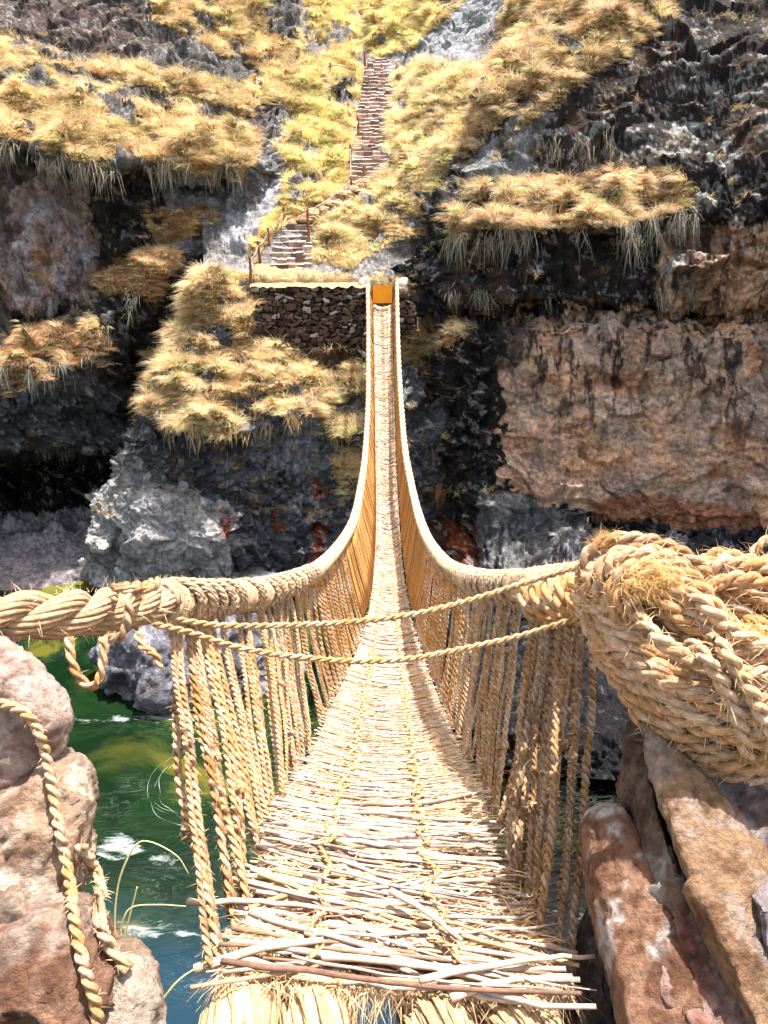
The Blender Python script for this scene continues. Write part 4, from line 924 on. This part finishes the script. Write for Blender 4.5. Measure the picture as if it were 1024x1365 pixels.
def stick(g, Y, lo, hi, skew, r, col, dz, bend=.0, k=6, seed=0):
    n = 9 if k == 6 else 4
    f = np.linspace(lo, hi, n); YS = Y+skew*(f-.5)+bend*np.sin(f*3.1)
    fc = np.clip(f, 0, 1); p_ = deckpt(YS, fc, dz); a = atY(LEp, YS); b = atY(REp, YS); p_ += (b-a)*(f-fc)[:, None]
    p_ += rng.normal(0, r*.5, p_.shape)
    tube(g, p_, r*np.linspace(1.1, .75, n)*(1+rng.normal(0, .06, n)), k, col, ref=(0, .1, 1), seed=seed)
SC = [np.array([.40, .32, .28]), np.array([.50, .41, .34]), np.array([.36, .24, .17]), np.array([.19, .11, .08]), np.array([.50, .37, .20])]
for k, (pa, pb, r_k) in enumerate((((262, 1308, 1.255), (432, 1268, 1.31), .011), ((250, 1216, 1.47), (470, 1232, 1.43), .0075), ((520, 1202, 1.48), (615, 1268, 1.33), .0085), ((430, 1290, 1.27), (700, 1335, 1.19), .008), ((560, 1322, 1.2), (790, 1290, 1.27), .008), ((600, 1345, 1.17), (760, 1318, 1.21), .009))):
    A = P(*pa)+np.array([0, 0, .035]); B = P(*pb)+np.array([0, 0, .035]); g = Geo(); n_ = 12; f = np.linspace(0, 1, n_)[:, None]
    tube(g, A+(B-A)*f+np.array([0, .012, .004])*np.sin(f*3.1)+rng.normal(0, .0015, (n_, 3)), r_k*np.linspace(1.1, .6, n_), 6, np.array([.55, .42, .32]), ref=(0, .1, 1), seed=k*5)
    g.build('stick', M_stick, BR)
nst = 0
for k in range(94):         # with the six above, the hundred nearest sticks, each a part
    Y = 1.25+.0088*k+rng.normal(0, .015); lo, hi = sorted((rng.uniform(-.05, .45), rng.uniform(.6, 1.05)))
    if k % 3 == 0: lo, hi = rng.uniform(-.06, .04), rng.uniform(.95, 1.04+.06*(k < 30))
    g = Geo(); stick(g, Y-.02, lo, hi, rng.normal(-.17, .12), rng.uniform(.0028, .0078), SC[rng.choice(5, p=[.36, .28, .16, .1, .1])]*rng.uniform(.8, 1.1), rng.uniform(-.005, .035), rng.normal(0, .02), seed=k)
    g.build('stick', M_stick, BR)
g = Geo(); Y = 1.285
while Y < 28.1:
    near = Y < 6
    for q in range((6 if Y < 3 else 4) if near else 2):
        lo, hi = sorted((rng.uniform(-.04, .5), rng.uniform(.5, 1.03)))
        stick(g, Y+rng.normal(0, .03), lo, hi, rng.normal(-.08 if Y < 2 else .0, .17 if near else .12), (rng.uniform(.0016, .0058) if near else rng.uniform(.008, .014)), SC[rng.choice(5, p=[.34, .3, .13, .08, .15])]*rng.uniform(.65, 1.15), rng.uniform(-.015, .03 if near else .02), rng.normal(0, .035), 6 if Y < 2.5 else 4, seed=Y)
    Y += .017 if Y < 2.2 else (.022 if near else .045)
m = 2600; rt = deckpt(rng.uniform(1.2, 1.34, m), rng.uniform(.0, 1.0, m), -.005); d = np.stack([rng.normal(0, .6, m), -rng.uniform(.2, 1, m), rng.normal(-.3, .35, m)], -1); d /= np.linalg.norm(d, axis=1)[:, None]
blades(g, rt, d, rng.uniform(.03, .12, m), rng.uniform(.0006, .0014, m), STRAWL*rng.uniform(.7, 1.2, (m, 1)), droop=1.2)
m = 15000; Yr = 1.34+rng.random(m)**1.8*14; fr = rng.uniform(.02, .98, m); rt = deckpt(Yr, fr, .016); a = rng.normal(0, .4, m)+(rng.random(m) < .15)*rng.normal(0, 1., m)
d = np.stack([np.cos(a)*np.sign(rng.normal(size=m)), np.sin(a), rng.uniform(-.1, .12, m)], -1); d /= np.linalg.norm(d, axis=1)[:, None]
blades(g, rt, d, rng.uniform(.03, .09, m), rng.uniform(.0008, .0022, m), STRAWL*rng.uniform(.8, 1.3, (m, 1)), droop=.5)
g.build('stick', M_stick, BR)['kind'] = 'stuff'
# cord lacing that ties the sticks down (two rows)
for f in (.27, .66):
    g = Geo(); Yl = np.arange(1.26, 12, .05); p_ = deckpt(Yl, f+.03*np.sin(Yl*40)+rng.normal(0, .012, len(Yl)), .035); p_[:, 2] += .012*np.sin(Yl*55)
    rope(g, p_, .0085, 2, .05, 5 if False else 4, STRAWL*np.array([1, .92, .72]), ref=(0, 0, 1), fuzz=300, flen=.03)
    g.build('lacing_cord', M_rope, BR)
# suspenders
parts = []
def susp_path(side, Yt, Yb, jx=0., bow=.0, dzb=0.):
    top = atY(LRp if side < 0 else RRp, Yt)+np.array([side*.02+jx, 0, -.045]); bot = atY(LEp if side < 0 else REp, Yb)+np.array([side*.005, 0, -.03+dzb])
    s = np.linspace(0, 1, 14)[:, None]; p_ = top+(bot-top)*s; p_[:, 0] += side*bow*np.sin(s[:, 0]*3.14); return p_
def drop(side, Yt, Yb, R, col, n=2, fz=120, **kw):
    g = Geo(); p_ = susp_path(side, Yt, Yb, **kw); R = R*rng.uniform(.72, 1.08); p_ = p_+np.linspace(0, 1, 14)[:, None]*rng.normal(0, .012, 3)+.014*np.sin(np.linspace(0, 3.14, 14))[:, None]*rng.normal(0, 1, 3); col = col*rng.uniform(.66, 1.12)+np.array([.03, .05, .05])*rng.uniform(0, 1.8)
    rope(g, p_, R, n, R*rng.uniform(3.8, 6), 6, col, ref=(.1, 1, .1), fuzz=fz*2.2, flen=.028, wob=.013, jit=.25, ph=rng.uniform(0, 6))
    # tie loops over the hand cable
    hc = LRp if side < 0 else RRp; c = atY(hc, Yt)
    if rng.random() < .3:
        kk = p_[rng.integers(4, 11)]; a = np.linspace(0, 12, 30); rope(g, kk+np.stack([np.cos(a)*R*1.3, np.sin(a)*R*1.3, np.linspace(-1.6, 1.6, 30)*R], -1), R*.8, 2, R*5, 4, col, ref=(0, 0, 1), fuzz=300); a = np.linspace(-2.4, 2.4+math.pi*.9, 30)
    a = np.linspace(-2.4, 2.4+math.pi*.9, 30); col = np.array([.60, .44, .28])*rng.uniform(.85, 1.1); lp = c+np.stack([np.sin(a)*.078, np.linspace(-.02, .03, 30), np.cos(a)*.078], -1); lp = np.vstack([lp, p_[1][None]])
    so_ = g.build('suspender', M_rope, BR); g = Geo()
    rope(g, lp, R*.85, 2, R*5, 4, col*1.08, ref=(.1, 1, .1), fuzz=80); g.build('tie_loop', M_rope, so_)
def yb(Yt): return np.interp(Yt, [1.9, 2.3, 3., 4., 6., 28], [1.18, 1.55, 2.35, 3.6, 5.8, 28])
cnt = {-1: 0, 1: 0}
OR = np.array([.50, .25, .085])
# left: clusters of two to four
for Yt, Yb, m_, sp in ((2.09, 1.25, 4, .012), (2.20, 1.42, 4, .014), (2.31, 1.55, 3, .014), (2.42, 1.70, 4, .014), (2.56, 1.82, 4, .018), (2.86, 2.0, 4, .02), (3.16, 2.3, 2, .02), (3.32, 2.45, 4, .022), (3.55, 2.75, 4, .025), (3.8, 3.0, 4, .03), (4.1, 3.35, 4, .03)):
    for q in range(m_):
        drop(-1, Yt+q*sp, Yb+q*sp*1.3, rng.uniform(.0095, .0125), OR*rng.uniform(.9, 1.2), jx=rng.normal(0, .012), bow=rng.uniform(-.01, .015)); cnt[-1] += 1
Yt = 4.5
while cnt[-1] < 50:
    drop(-1, Yt, float(yb(Yt)), rng.uniform(.010, .013), OR*rng.uniform(.85, 1.15), fz=60, bow=rng.uniform(0, .05), jx=rng.normal(0, .01)); cnt[-1] += 1; Yt += .085 if rng.random() < .7 else .17
YL = Yt
for q in range(25):   # the thick near bundle on the right
    f = (q/24)**.8; drop(1, 2.25+.50*f, 1.27+.52*f+rng.normal(0, .02), rng.uniform(.0105, .013), OR*rng.uniform(.82, 1.1), jx=rng.normal(.01, .014), bow=rng.uniform(-.015, .015), dzb=rng.uniform(-.14, .0)); cnt[1] += 1
for Yt, Yb, m_, sp in ((3.02, 2.15, 3, .025), (3.18, 2.4, 2, .03), (3.3, 2.6, 3, .025), (3.42, 2.8, 3, .035), (3.68, 3.15, 3, .035), (3.9, 3.45, 3, .04)):
    for q in range(m_):
        drop(1, Yt+q*sp, Yb+q*sp*1.2, rng.uniform(.0095, .013), OR*rng.uniform(.85, 1.15), jx=rng.normal(0, .01), bow=rng.uniform(-.01, .03)); cnt[1] += 1
Yt = 4.15
while cnt[1] < 49:
    drop(1, Yt, float(yb(Yt)), rng.uniform(.010, .013), OR*rng.uniform(.8, 1.1), fz=60, bow=rng.uniform(0, .03), jx=rng.normal(0, .01)); cnt[1] += 1; Yt += .075 if rng.random() < .7 else .14
g = Geo()
for side, Y0 in ((-1, YL), (1, Yt)):
    Y = Y0
    while Y < 28.3:
        R = rng.uniform(.011, .016)*(1 if Y < 10 else 1.15); p_ = susp_path(side, Y, float(yb(Y))+rng.normal(0, .05), bow=rng.uniform(0, .05), jx=rng.normal(0, .012))
        c = OR*rng.uniform(.75, 1.2)
        if Y < 9: rope(g, p_, R, 2, R*7, 4, c, ref=(.1, 1, .1), res=6, wob=.01, ph=Y)
        else: tube(g, p_[::3], R*1.05, 4, c, ref=(.1, 1, .1), seed=Y)
        Y += rng.uniform(.045, .11) if Y < 10 else rng.uniform(.05, .10)
g.build('suspender', M_rope, BR)['kind'] = 'stuff'
# two thin cords across the entrance
for pts, l in (([(236, 826, 1.98), (300, 834, 2.02), (400, 833, 2.06), (480, 828, 2.1), (560, 817, 2.12), (640, 796, 2.13), (710, 774, 2.1), (785, 752, 2.02)], 'upper thin cord tied across the bridge entrance'),
               ([(205, 832, 1.9), (250, 842, 1.95), (330, 866, 2.0), (430, 879, 2.04), (500, 881, 2.06), (560, 876, 2.08), (640, 860, 2.08), (700, 846, 2.06), (775, 822, 1.98)], 'lower thin cord tied across the bridge entrance')):
    a = np.array(pts, float); g = Geo(); rope(g, catmull(Q(a[:, 0], a[:, 1], a[:, 2]), 80), .0092, 2, .055, 6, STRAWL*np.array([1, .9, .66]), ref=(0, .2, 1), fuzz=150, flen=.015)
    g.build('cross_cord', M_rope, BR)['label'] = l
# loose ends hanging from the left cable
SV = np.concatenate(STV); SVx, SVy = proj(SV); SVd = SV[:, 1]*CS-SV[:, 2]*SN; kk = SVd < 2.2; SVx, SVy, SVd = SVx[kk], SVy[kk], SVd[kk]
def drape(pts, R):
    a = catmull(np.array(pts, float), 60)
    for k in range(60):
        m = (np.abs(SVx-a[k, 0]) < 7) & (np.abs(SVy-a[k, 1]) < 7)
        if m.any(): a[k, 2] = SVd[m].min()-R*.8
    d = a[:, 2].copy()
    for _ in range(3): d = np.convolve(np.pad(d, 2, 'edge'), np.ones(5)/5, 'valid')
    a[:, 2] = np.minimum(a[:, 2], d); return a
def loose(pts, R, name_, label, parent=BR, n=2, col=STRAW*1.1, fuzz=200, ref=(.1, 1, .1), cat=None, pitch=None):
    if parent is None: pts = drape(pts, R)
    a = np.array(pts, float); g = Geo(); pth = catmull(Q(a[:, 0], a[:, 1], a[:, 2]), 90)
    rope(g, pth, R, n, pitch or R*6, 6, col, ref=ref, fuzz=fuzz, flen=.02)
    if parent: o = g.build(name_, M_rope, parent); o['label'] = label
    else:
        org = pth[0]; o = g.build(name_, M_rope, origin=org); tag(o, label, cat)
    return o
loose([(92, 850, 1.62), (97, 885, 1.6), (110, 908, 1.6), (124, 915, 1.6), (134, 900, 1.6), (139, 865, 1.62), (137, 850, 1.64)], .0105, 'loose_loop', 'small loop of cord hanging under the left cable')
loose([(183, 845, 1.8), (190, 862, 1.78), (206, 872, 1.76), (214, 890, 1.76)], .010, 'loose_end', 'short cord end hanging under the left cable')
loose([(205, 775, 1.95), (190, 785, 1.88), (172, 800, 1.83), (172, 825, 1.82), (160, 850, 1.83), (140, 850, 1.86)], .013, 'loose_end', 'knotted cord end sticking up above the left cable')
loose([(178, 790, 1.84), (150, 782, 1.86), (200, 786, 1.84), (212, 772, 1.86)], .010, 'tie_cord', 'cord tied round the left cable')
for px_ in (168, 182, 236, 250):   # ties round the cable
    c = P(px_, np.interp(px_, LR[:, 0], LR[:, 1]), np.interp(px_, LR[:, 0], LR[:, 2])); a = np.linspace(0, 6.6*1.6, 50); g = Geo()
    rope(g, c+np.stack([np.linspace(-.02, .02, 50)+np.sin(a)*.02, np.cos(a)*.064*.7, np.sin(a)*.064], -1), .011, 2, .06, 5 if False else 4, STRAW*1.1, ref=(1, .1, .1), fuzz=120); g.build('tie_cord', M_rope, BR)
# great knot on the right
KN = Geo()
def kpath(pts): a = np.array(pts, float); return a
def family(outer, inner, n, R, bulge, sd, n_str=2, col=np.array([.60, .33, .155])):
    A = catmull(np.array(outer, float), 90); B = catmull(np.array(inner, float), 90)
    for k in range(n):
        f = k/(n-1); C = A*(1-f)+B*f; d = C[:, 2]-bulge*math.sin(math.pi*f)
        w_ = np.linspace(0, 1, 90); pth = Q(C[:, 0]+3*np.sin(w_*9+k*2+sd), C[:, 1]+3*np.cos(w_*8+k+sd), d)+.008*rng.normal(size=3); rope(KN, pth, R*rng.uniform(.82, 1.12), n_str, R*4.6, 6, col*rng.uniform(.8, 1.12), ref=(.05, 1, -.2), fuzz=420, flen=.045, wob=.016, jit=.3, ph=k*1.7+sd, res=10)
# a: wraps hugging the stone, lower front
family([(772, 800, 1.90), (800, 868, 1.82), (842, 925, 1.76), (880, 985, 1.72), (945, 1022, 1.68), (1020, 1034, 1.66), (1100, 1020, 1.68), (1180, 980, 1.75)],
       [(800, 760, 1.86), (835, 812, 1.76), (885, 850, 1.68), (935, 882, 1.62), (985, 905, 1.6), (1040, 912, 1.6), (1110, 900, 1.64), (1180, 870, 1.72)], 12, .0202, .04, 1)
# b: the round head folding over
family([(778, 815, 1.92), (778, 765, 1.86), (803, 727, 1.84), (850, 718, 1.82), (905, 733, 1.8), (948, 770, 1.78), (985, 815, 1.74), (1040, 850, 1.7), (1120, 870, 1.72)],
       [(850, 850, 1.74), (836, 818, 1.72), (842, 790, 1.70), (868, 782, 1.68), (892, 800, 1.67), (915, 830, 1.66), (950, 858, 1.65), (1010, 885, 1.64), (1120, 895, 1.68)], 10, .0170, .05, 9)
for k in range(5):      # short turns packed into the eye of the knot
    A = np.array([(858+k*6, 800+k*8, 1.78), (880+k*8, 812+k*9, 1.70), (910+k*9, 838+k*8, 1.69), (950+k*8, 868+k*5, 1.70), (990, 890, 1.76)], float)
    rope(KN, catmull(Q(A[:, 0], A[:, 1], A[:, 2]), 60), .0175, 2, .082, 6, np.array([.60, .36, .18]), ref=(.05, 1, -.2), fuzz=500, flen=.04, wob=.01, jit=.3, ph=k*1.3)
# c: bundle leaving to the upper right
family([(925, 752, 1.86), (955, 735, 1.84), (1000, 742, 1.82), (1050, 760, 1.82), (1120, 790, 1.84)],
       [(950, 800, 1.78), (985, 795, 1.74), (1020, 805, 1.72), (1060, 822, 1.72), (1120, 845, 1.74)], 7, .0165, .03, 15)
family([(1000, 745, 1.93), (1030, 722, 1.92), (1080, 722, 1.92), (1150, 740, 1.92)], [(1010, 775, 1.86), (1040, 760, 1.84), (1080, 762, 1.84), (1150, 775, 1.86)], 4, .0165, .02, 21)
# d: ropes crossing over the middle
for k, (pts) in enumerate(([(900, 838, 1.82), (935, 868, 1.585), (960, 905, 1.57), (985, 960, 1.585), (1000, 1010, 1.62)], [(915, 830, 1.82), (958, 862, 1.58), (985, 900, 1.56), (1015, 950, 1.57), (1045, 1000, 1.61)],
        [(835, 795, 1.84), (870, 838, 1.63), (905, 868, 1.60), (950, 892, 1.585), (1000, 902, 1.58), (1080, 898, 1.6)], [(872, 772, 1.82), (930, 800, 1.65), (975, 840, 1.63), (1030, 862, 1.62), (1100, 868, 1.64)], [(790, 850, 1.83), (830, 872, 1.74), (880, 905, 1.66), (935, 925, 1.62), (1000, 930, 1.59), (1100, 925, 1.62)])):
    a = np.array(pts, float); rope(KN, catmull(Q(a[:, 0], a[:, 1], a[:, 2]-.015), 80), .0175, 2, .082, 6, np.array([.66, .42, .24]), ref=(.05, 1, -.2), fuzz=500, flen=.05, wob=.012, jit=.3, ph=k*2.2)
# e: short wraps where the hand cable enters the knot
for k in range(6):
    x = 706+k*16; A = np.array([(x+10, 764, 2.62-.1*k), (x-6, 775, 2.55-.1*k), (x-8, 800, 2.5-.1*k), (x+4, 822, 2.5-.1*k), (x+18, 826, 2.56-.1*k)], float)
    rope(KN, catmull(Q(A[:, 0], A[:, 1], A[:, 2]-.06), 40), .019, 2, .11, 6, STRAW*1.15, ref=(.05, 1, -.2), fuzz=120, ph=k)
m = 2600; cx = np.where(rng.random(m) < .35, 872, np.where(rng.random(m) < .5, 960, 1000)); cy = np.where(cx == 872, 772, np.where(cx == 960, 865, 850))
qx = cx+rng.normal(0, 26, m); qy = cy+rng.normal(0, 14, m); rt = Q(qx, qy, 1.66+.0*qx); d = rng.normal(size=(m, 3)); d[:, 1] -= .8; d /= np.linalg.norm(d, axis=1)[:, None]
blades(KN, rt, d, rng.uniform(.01, .045, m), .0006, np.array([.66, .42, .16])*rng.uniform(.8, 1.2, (m, 1)), droop=.5)
m = 700; rt = Q(rng.normal(812, 9, m), rng.normal(728, 5, m), 1.85); d = np.stack([rng.normal(-.2, .5, m), rng.normal(-.2, .3, m), rng.uniform(.2, 1, m)], -1); d /= np.linalg.norm(d, axis=1)[:, None]
blades(KN, rt, d, rng.uniform(.02, .05, m), .0006, np.array([.6, .36, .14]), droop=1.2)
for (x, y, dep, rx, ry, rz) in ((865, 790, 1.92, .15, .13, .11), (930, 850, 1.90, .2, .16, .15), (1030, 890, 1.88, .24, .16, .2), (960, 930, 1.86, .14, .12, .1), (740, 795, 2.42, .05, .12, .04), (895, 842, 1.80, .10, .07, .09)):   # packed straw heart
    u = np.linspace(0, np.pi, 14); v = np.arange(20)/20*2*np.pi; c = Q(x, y, dep)
    V = np.stack([np.sin(u)[:, None]*np.cos(v)*rx, np.sin(u)[:, None]*np.sin(v)*ry, np.cos(u)[:, None]*np.ones(20)*rz], -1); V = V*(1+.12*fbm(V*12, 3))[..., None]+c
    i = np.arange(13)[:, None]*20; j = np.arange(20)[None]
    KN.add(V, np.stack([i+j, i+20+j, i+20+(j+1) % 20, i+(j+1) % 20], -1).reshape(-1, 4), STRAW*.6)
KN.build('anchor_knot', M_rope, BR)['label'] = 'great knot of thick pale ropes wound round the right stones'
# orange sheet closing the far end
g = Geo(); n = 14; a = P(497, 380, 28.0); b = P(523, 404, 28.0); X, Z = np.meshgrid(np.linspace(a[0], b[0], n), np.linspace(a[2], b[2], n)); Yc = 28.0+.02*np.sin(X*9)+.01*np.cos(Z*7)
i = np.arange(n-1)[:, None]*n; j = np.arange(n-1)[None]; Fq = np.stack([i+j, i+j+1, i+n+j+1, i+n+j], -1).reshape(-1, 4)
g.add(np.stack([X, Yc, Z], -1), Fq, np.array([.78, .30, .02])); g.add(np.stack([X, Yc+.02, Z], -1), Fq[:, ::-1], np.array([.78, .30, .02]))
tag(g.build('orange_sheet', M_cloth, origin=np.array([(a[0]+b[0])/2, 28., b[2]])), 'plain orange sheet hung between the two cables at the far end of the bridge', 'sheet')
# ropes lying over the left stones
loose([(-60, 930, 1.47), (0, 938, 1.46), (35, 952, 1.45), (55, 985, 1.44), (68, 1040, 1.43), (78, 1100, 1.40), (92, 1170, 1.37), (100, 1230, 1.33), (112, 1290, 1.29), (128, 1340, 1.26), (135, 1420, 1.24)], .0105, 'rope',
      'twisted orange brown rope running down over the left boulders to the bottom edge', None, 2, np.array([.62, .36, .16]), cat='rope', pitch=.045)
loose([(108, 1128, 1.44), (122, 1150, 1.43), (134, 1180, 1.42), (132, 1220, 1.41), (140, 1250, 1.39), (160, 1280, 1.37), (172, 1292, 1.36)], .0115, 'rope',
      'short frayed pale rope hanging over the lowest left stones', None, 2, STRAWL, cat='rope', pitch=.09, fuzz=700)
# dry stems
for pts, l in (([(155, 1262, 1.5), (153, 1220, 1.5), (160, 1170, 1.5), (180, 1128, 1.5), (200, 1122, 1.5), (235, 1140, 1.5), (252, 1165, 1.5)], 'long dry stem arching over the river from the left stones'),
               ([(160, 1265, 1.5), (162, 1235, 1.5), (175, 1210, 1.5), (210, 1206, 1.5), (248, 1208, 1.5)], 'dry stem bent level above the river'),
               ([(162, 1262, 1.5), (172, 1225, 1.5), (183, 1182, 1.5)], 'short straight dry stem between the two bent ones'),
               ([(200, 1355, 1.4), (235, 1310, 1.4), (262, 1290, 1.4), (275, 1282, 1.4)], 'straw stem leaning from the lowest left stone to the stick floor')):
    a = np.array(pts, float); g = Geo(); pth = catmull(Q(a[:, 0], a[:, 1], a[:, 2]), 30); tube(g, pth, np.linspace(.0026, .0012, 30), 4, np.array([.55, .5, .25]), ref=(.1, 1, .1))
    tag(g.build('grass_stem', M_stick, origin=pth[0]), l, 'stem')
# ------------------------------------------------------------------ foam on the river
g = Geo()
def fo(pts, w, n=5, spread=.12):
    a = np.array(pts, float); base = catmull(wpt(a[:, 0], a[:, 1]), 120)
    T = np.gradient(base, axis=0); Nn = np.stack([-T[:, 1], T[:, 0], T[:, 2]*0], -1); Nn /= np.linalg.norm(Nn, axis=1)[:, None]
    s = np.arange(120)/120
    for q in range(n):
        o = spread*(q-n/2+perlin(np.stack([s*5, s*0+q*3.1, s*0+pts[0][0]], -1))*1.6); ww = .42*w*np.clip(.35+perlin(np.stack([s*9, s*0+q*7.7, s*0+pts[0][1]], -1))*1.3, .0, 1.3)*np.sin(s*np.pi)**.4
        c = base+Nn*o[:, None]+np.array([0, 0, .003*q]); V = np.stack([c-Nn*ww[:, None], c+Nn*ww[:, None]], 1)
        i = np.arange(119)*2; g.add(V, np.stack([i, i+1, i+3, i+2], -1), np.array([.20, .26, .23])*rng.uniform(.4, 1.3))
fo([(252, 1008), (225, 1020), (208, 1050), (215, 1075), (245, 1092), (262, 1085)], .014, 4, .1)
fo([(20, 800), (60, 800), (90, 785), (100, 765), (85, 758), (60, 775)], .04, 3, .1)
tag(g.build('foam', M_foam, smooth=False), 'white foam streaks and patches drifting on the green river', 'foam', kind='stuff')
for o_ in list(COL.objects):
    if o_.parent is None and 'group' not in o_:
        k_ = o_.name.split('.')[0]
        if k_ == 'stone_slab': o_['group'] = 'leaning slabs under the rope knot'
        elif k_ == 'shore_rock': o_['group'] = 'pale rocks on the far shore'
        elif k_ == 'stone_stairs': o_['group'] = 'flights of stone steps up the gully'
        elif k_ == 'grass_stem': o_['group'] = 'dry stems over the river'
        elif k_ == 'boulder': o_['group'] = 'boulders beside the bridge entrance'
# ------------------------------------------------------------------ light, sky, camera
sd = Vector((.20, .14, .95)).normalized(); el = math.asin(sd.z); az = math.atan2(sd.x, sd.y)
sun = bpy.data.lights.new('sun', 'SUN'); sun.energy = 4.4; sun.angle = math.radians(.5); sun.color = (1, .955, .88)
so = bpy.data.objects.new('sun', sun); COL.objects.link(so); so.rotation_euler = (-sd).to_track_quat('-Z', 'Y').to_euler(); so.location = (0, 0, 30)
w = bpy.data.worlds.new('World'); scn.world = w; w.use_nodes = True; nt = w.node_tree; nt.nodes.clear()
sk = nt.nodes.new('ShaderNodeTexSky'); sk.sky_type = 'NISHITA'; sk.sun_disc = False; sk.sun_elevation = el; sk.sun_rotation = az; sk.altitude = 200; sk.air_density = 1.; sk.dust_density = 2.5; sk.ozone_density = .6
bg = nt.nodes.new('ShaderNodeBackground'); bg.inputs[1].default_value = .15; ou = nt.nodes.new('ShaderNodeOutputWorld')
tm = nt.nodes.new('ShaderNodeVectorMath'); tm.operation = 'MULTIPLY'; tm.inputs[1].default_value = (1.18, .98, .74)
nt.links.new(sk.outputs[0], tm.inputs[0]); nt.links.new(tm.outputs[0], bg.inputs[0]); nt.links.new(bg.outputs[0], ou.inputs[0])
cam = bpy.data.cameras.new('camera'); co = bpy.data.objects.new('camera', cam); COL.objects.link(co); scn.camera = co
cam.sensor_fit = 'VERTICAL'; cam.sensor_height = 36; cam.lens = 36*F0/1365; cam.clip_start = .05; cam.clip_end = 500
co.location = (0, 0, 0); co.rotation_euler = (math.radians(90)-PITCH, 0, 0)
vs = scn.view_settings; vs.view_transform = 'Standard'; vs.look = 'None'; vs.exposure = 1.9; vs.gamma = 1
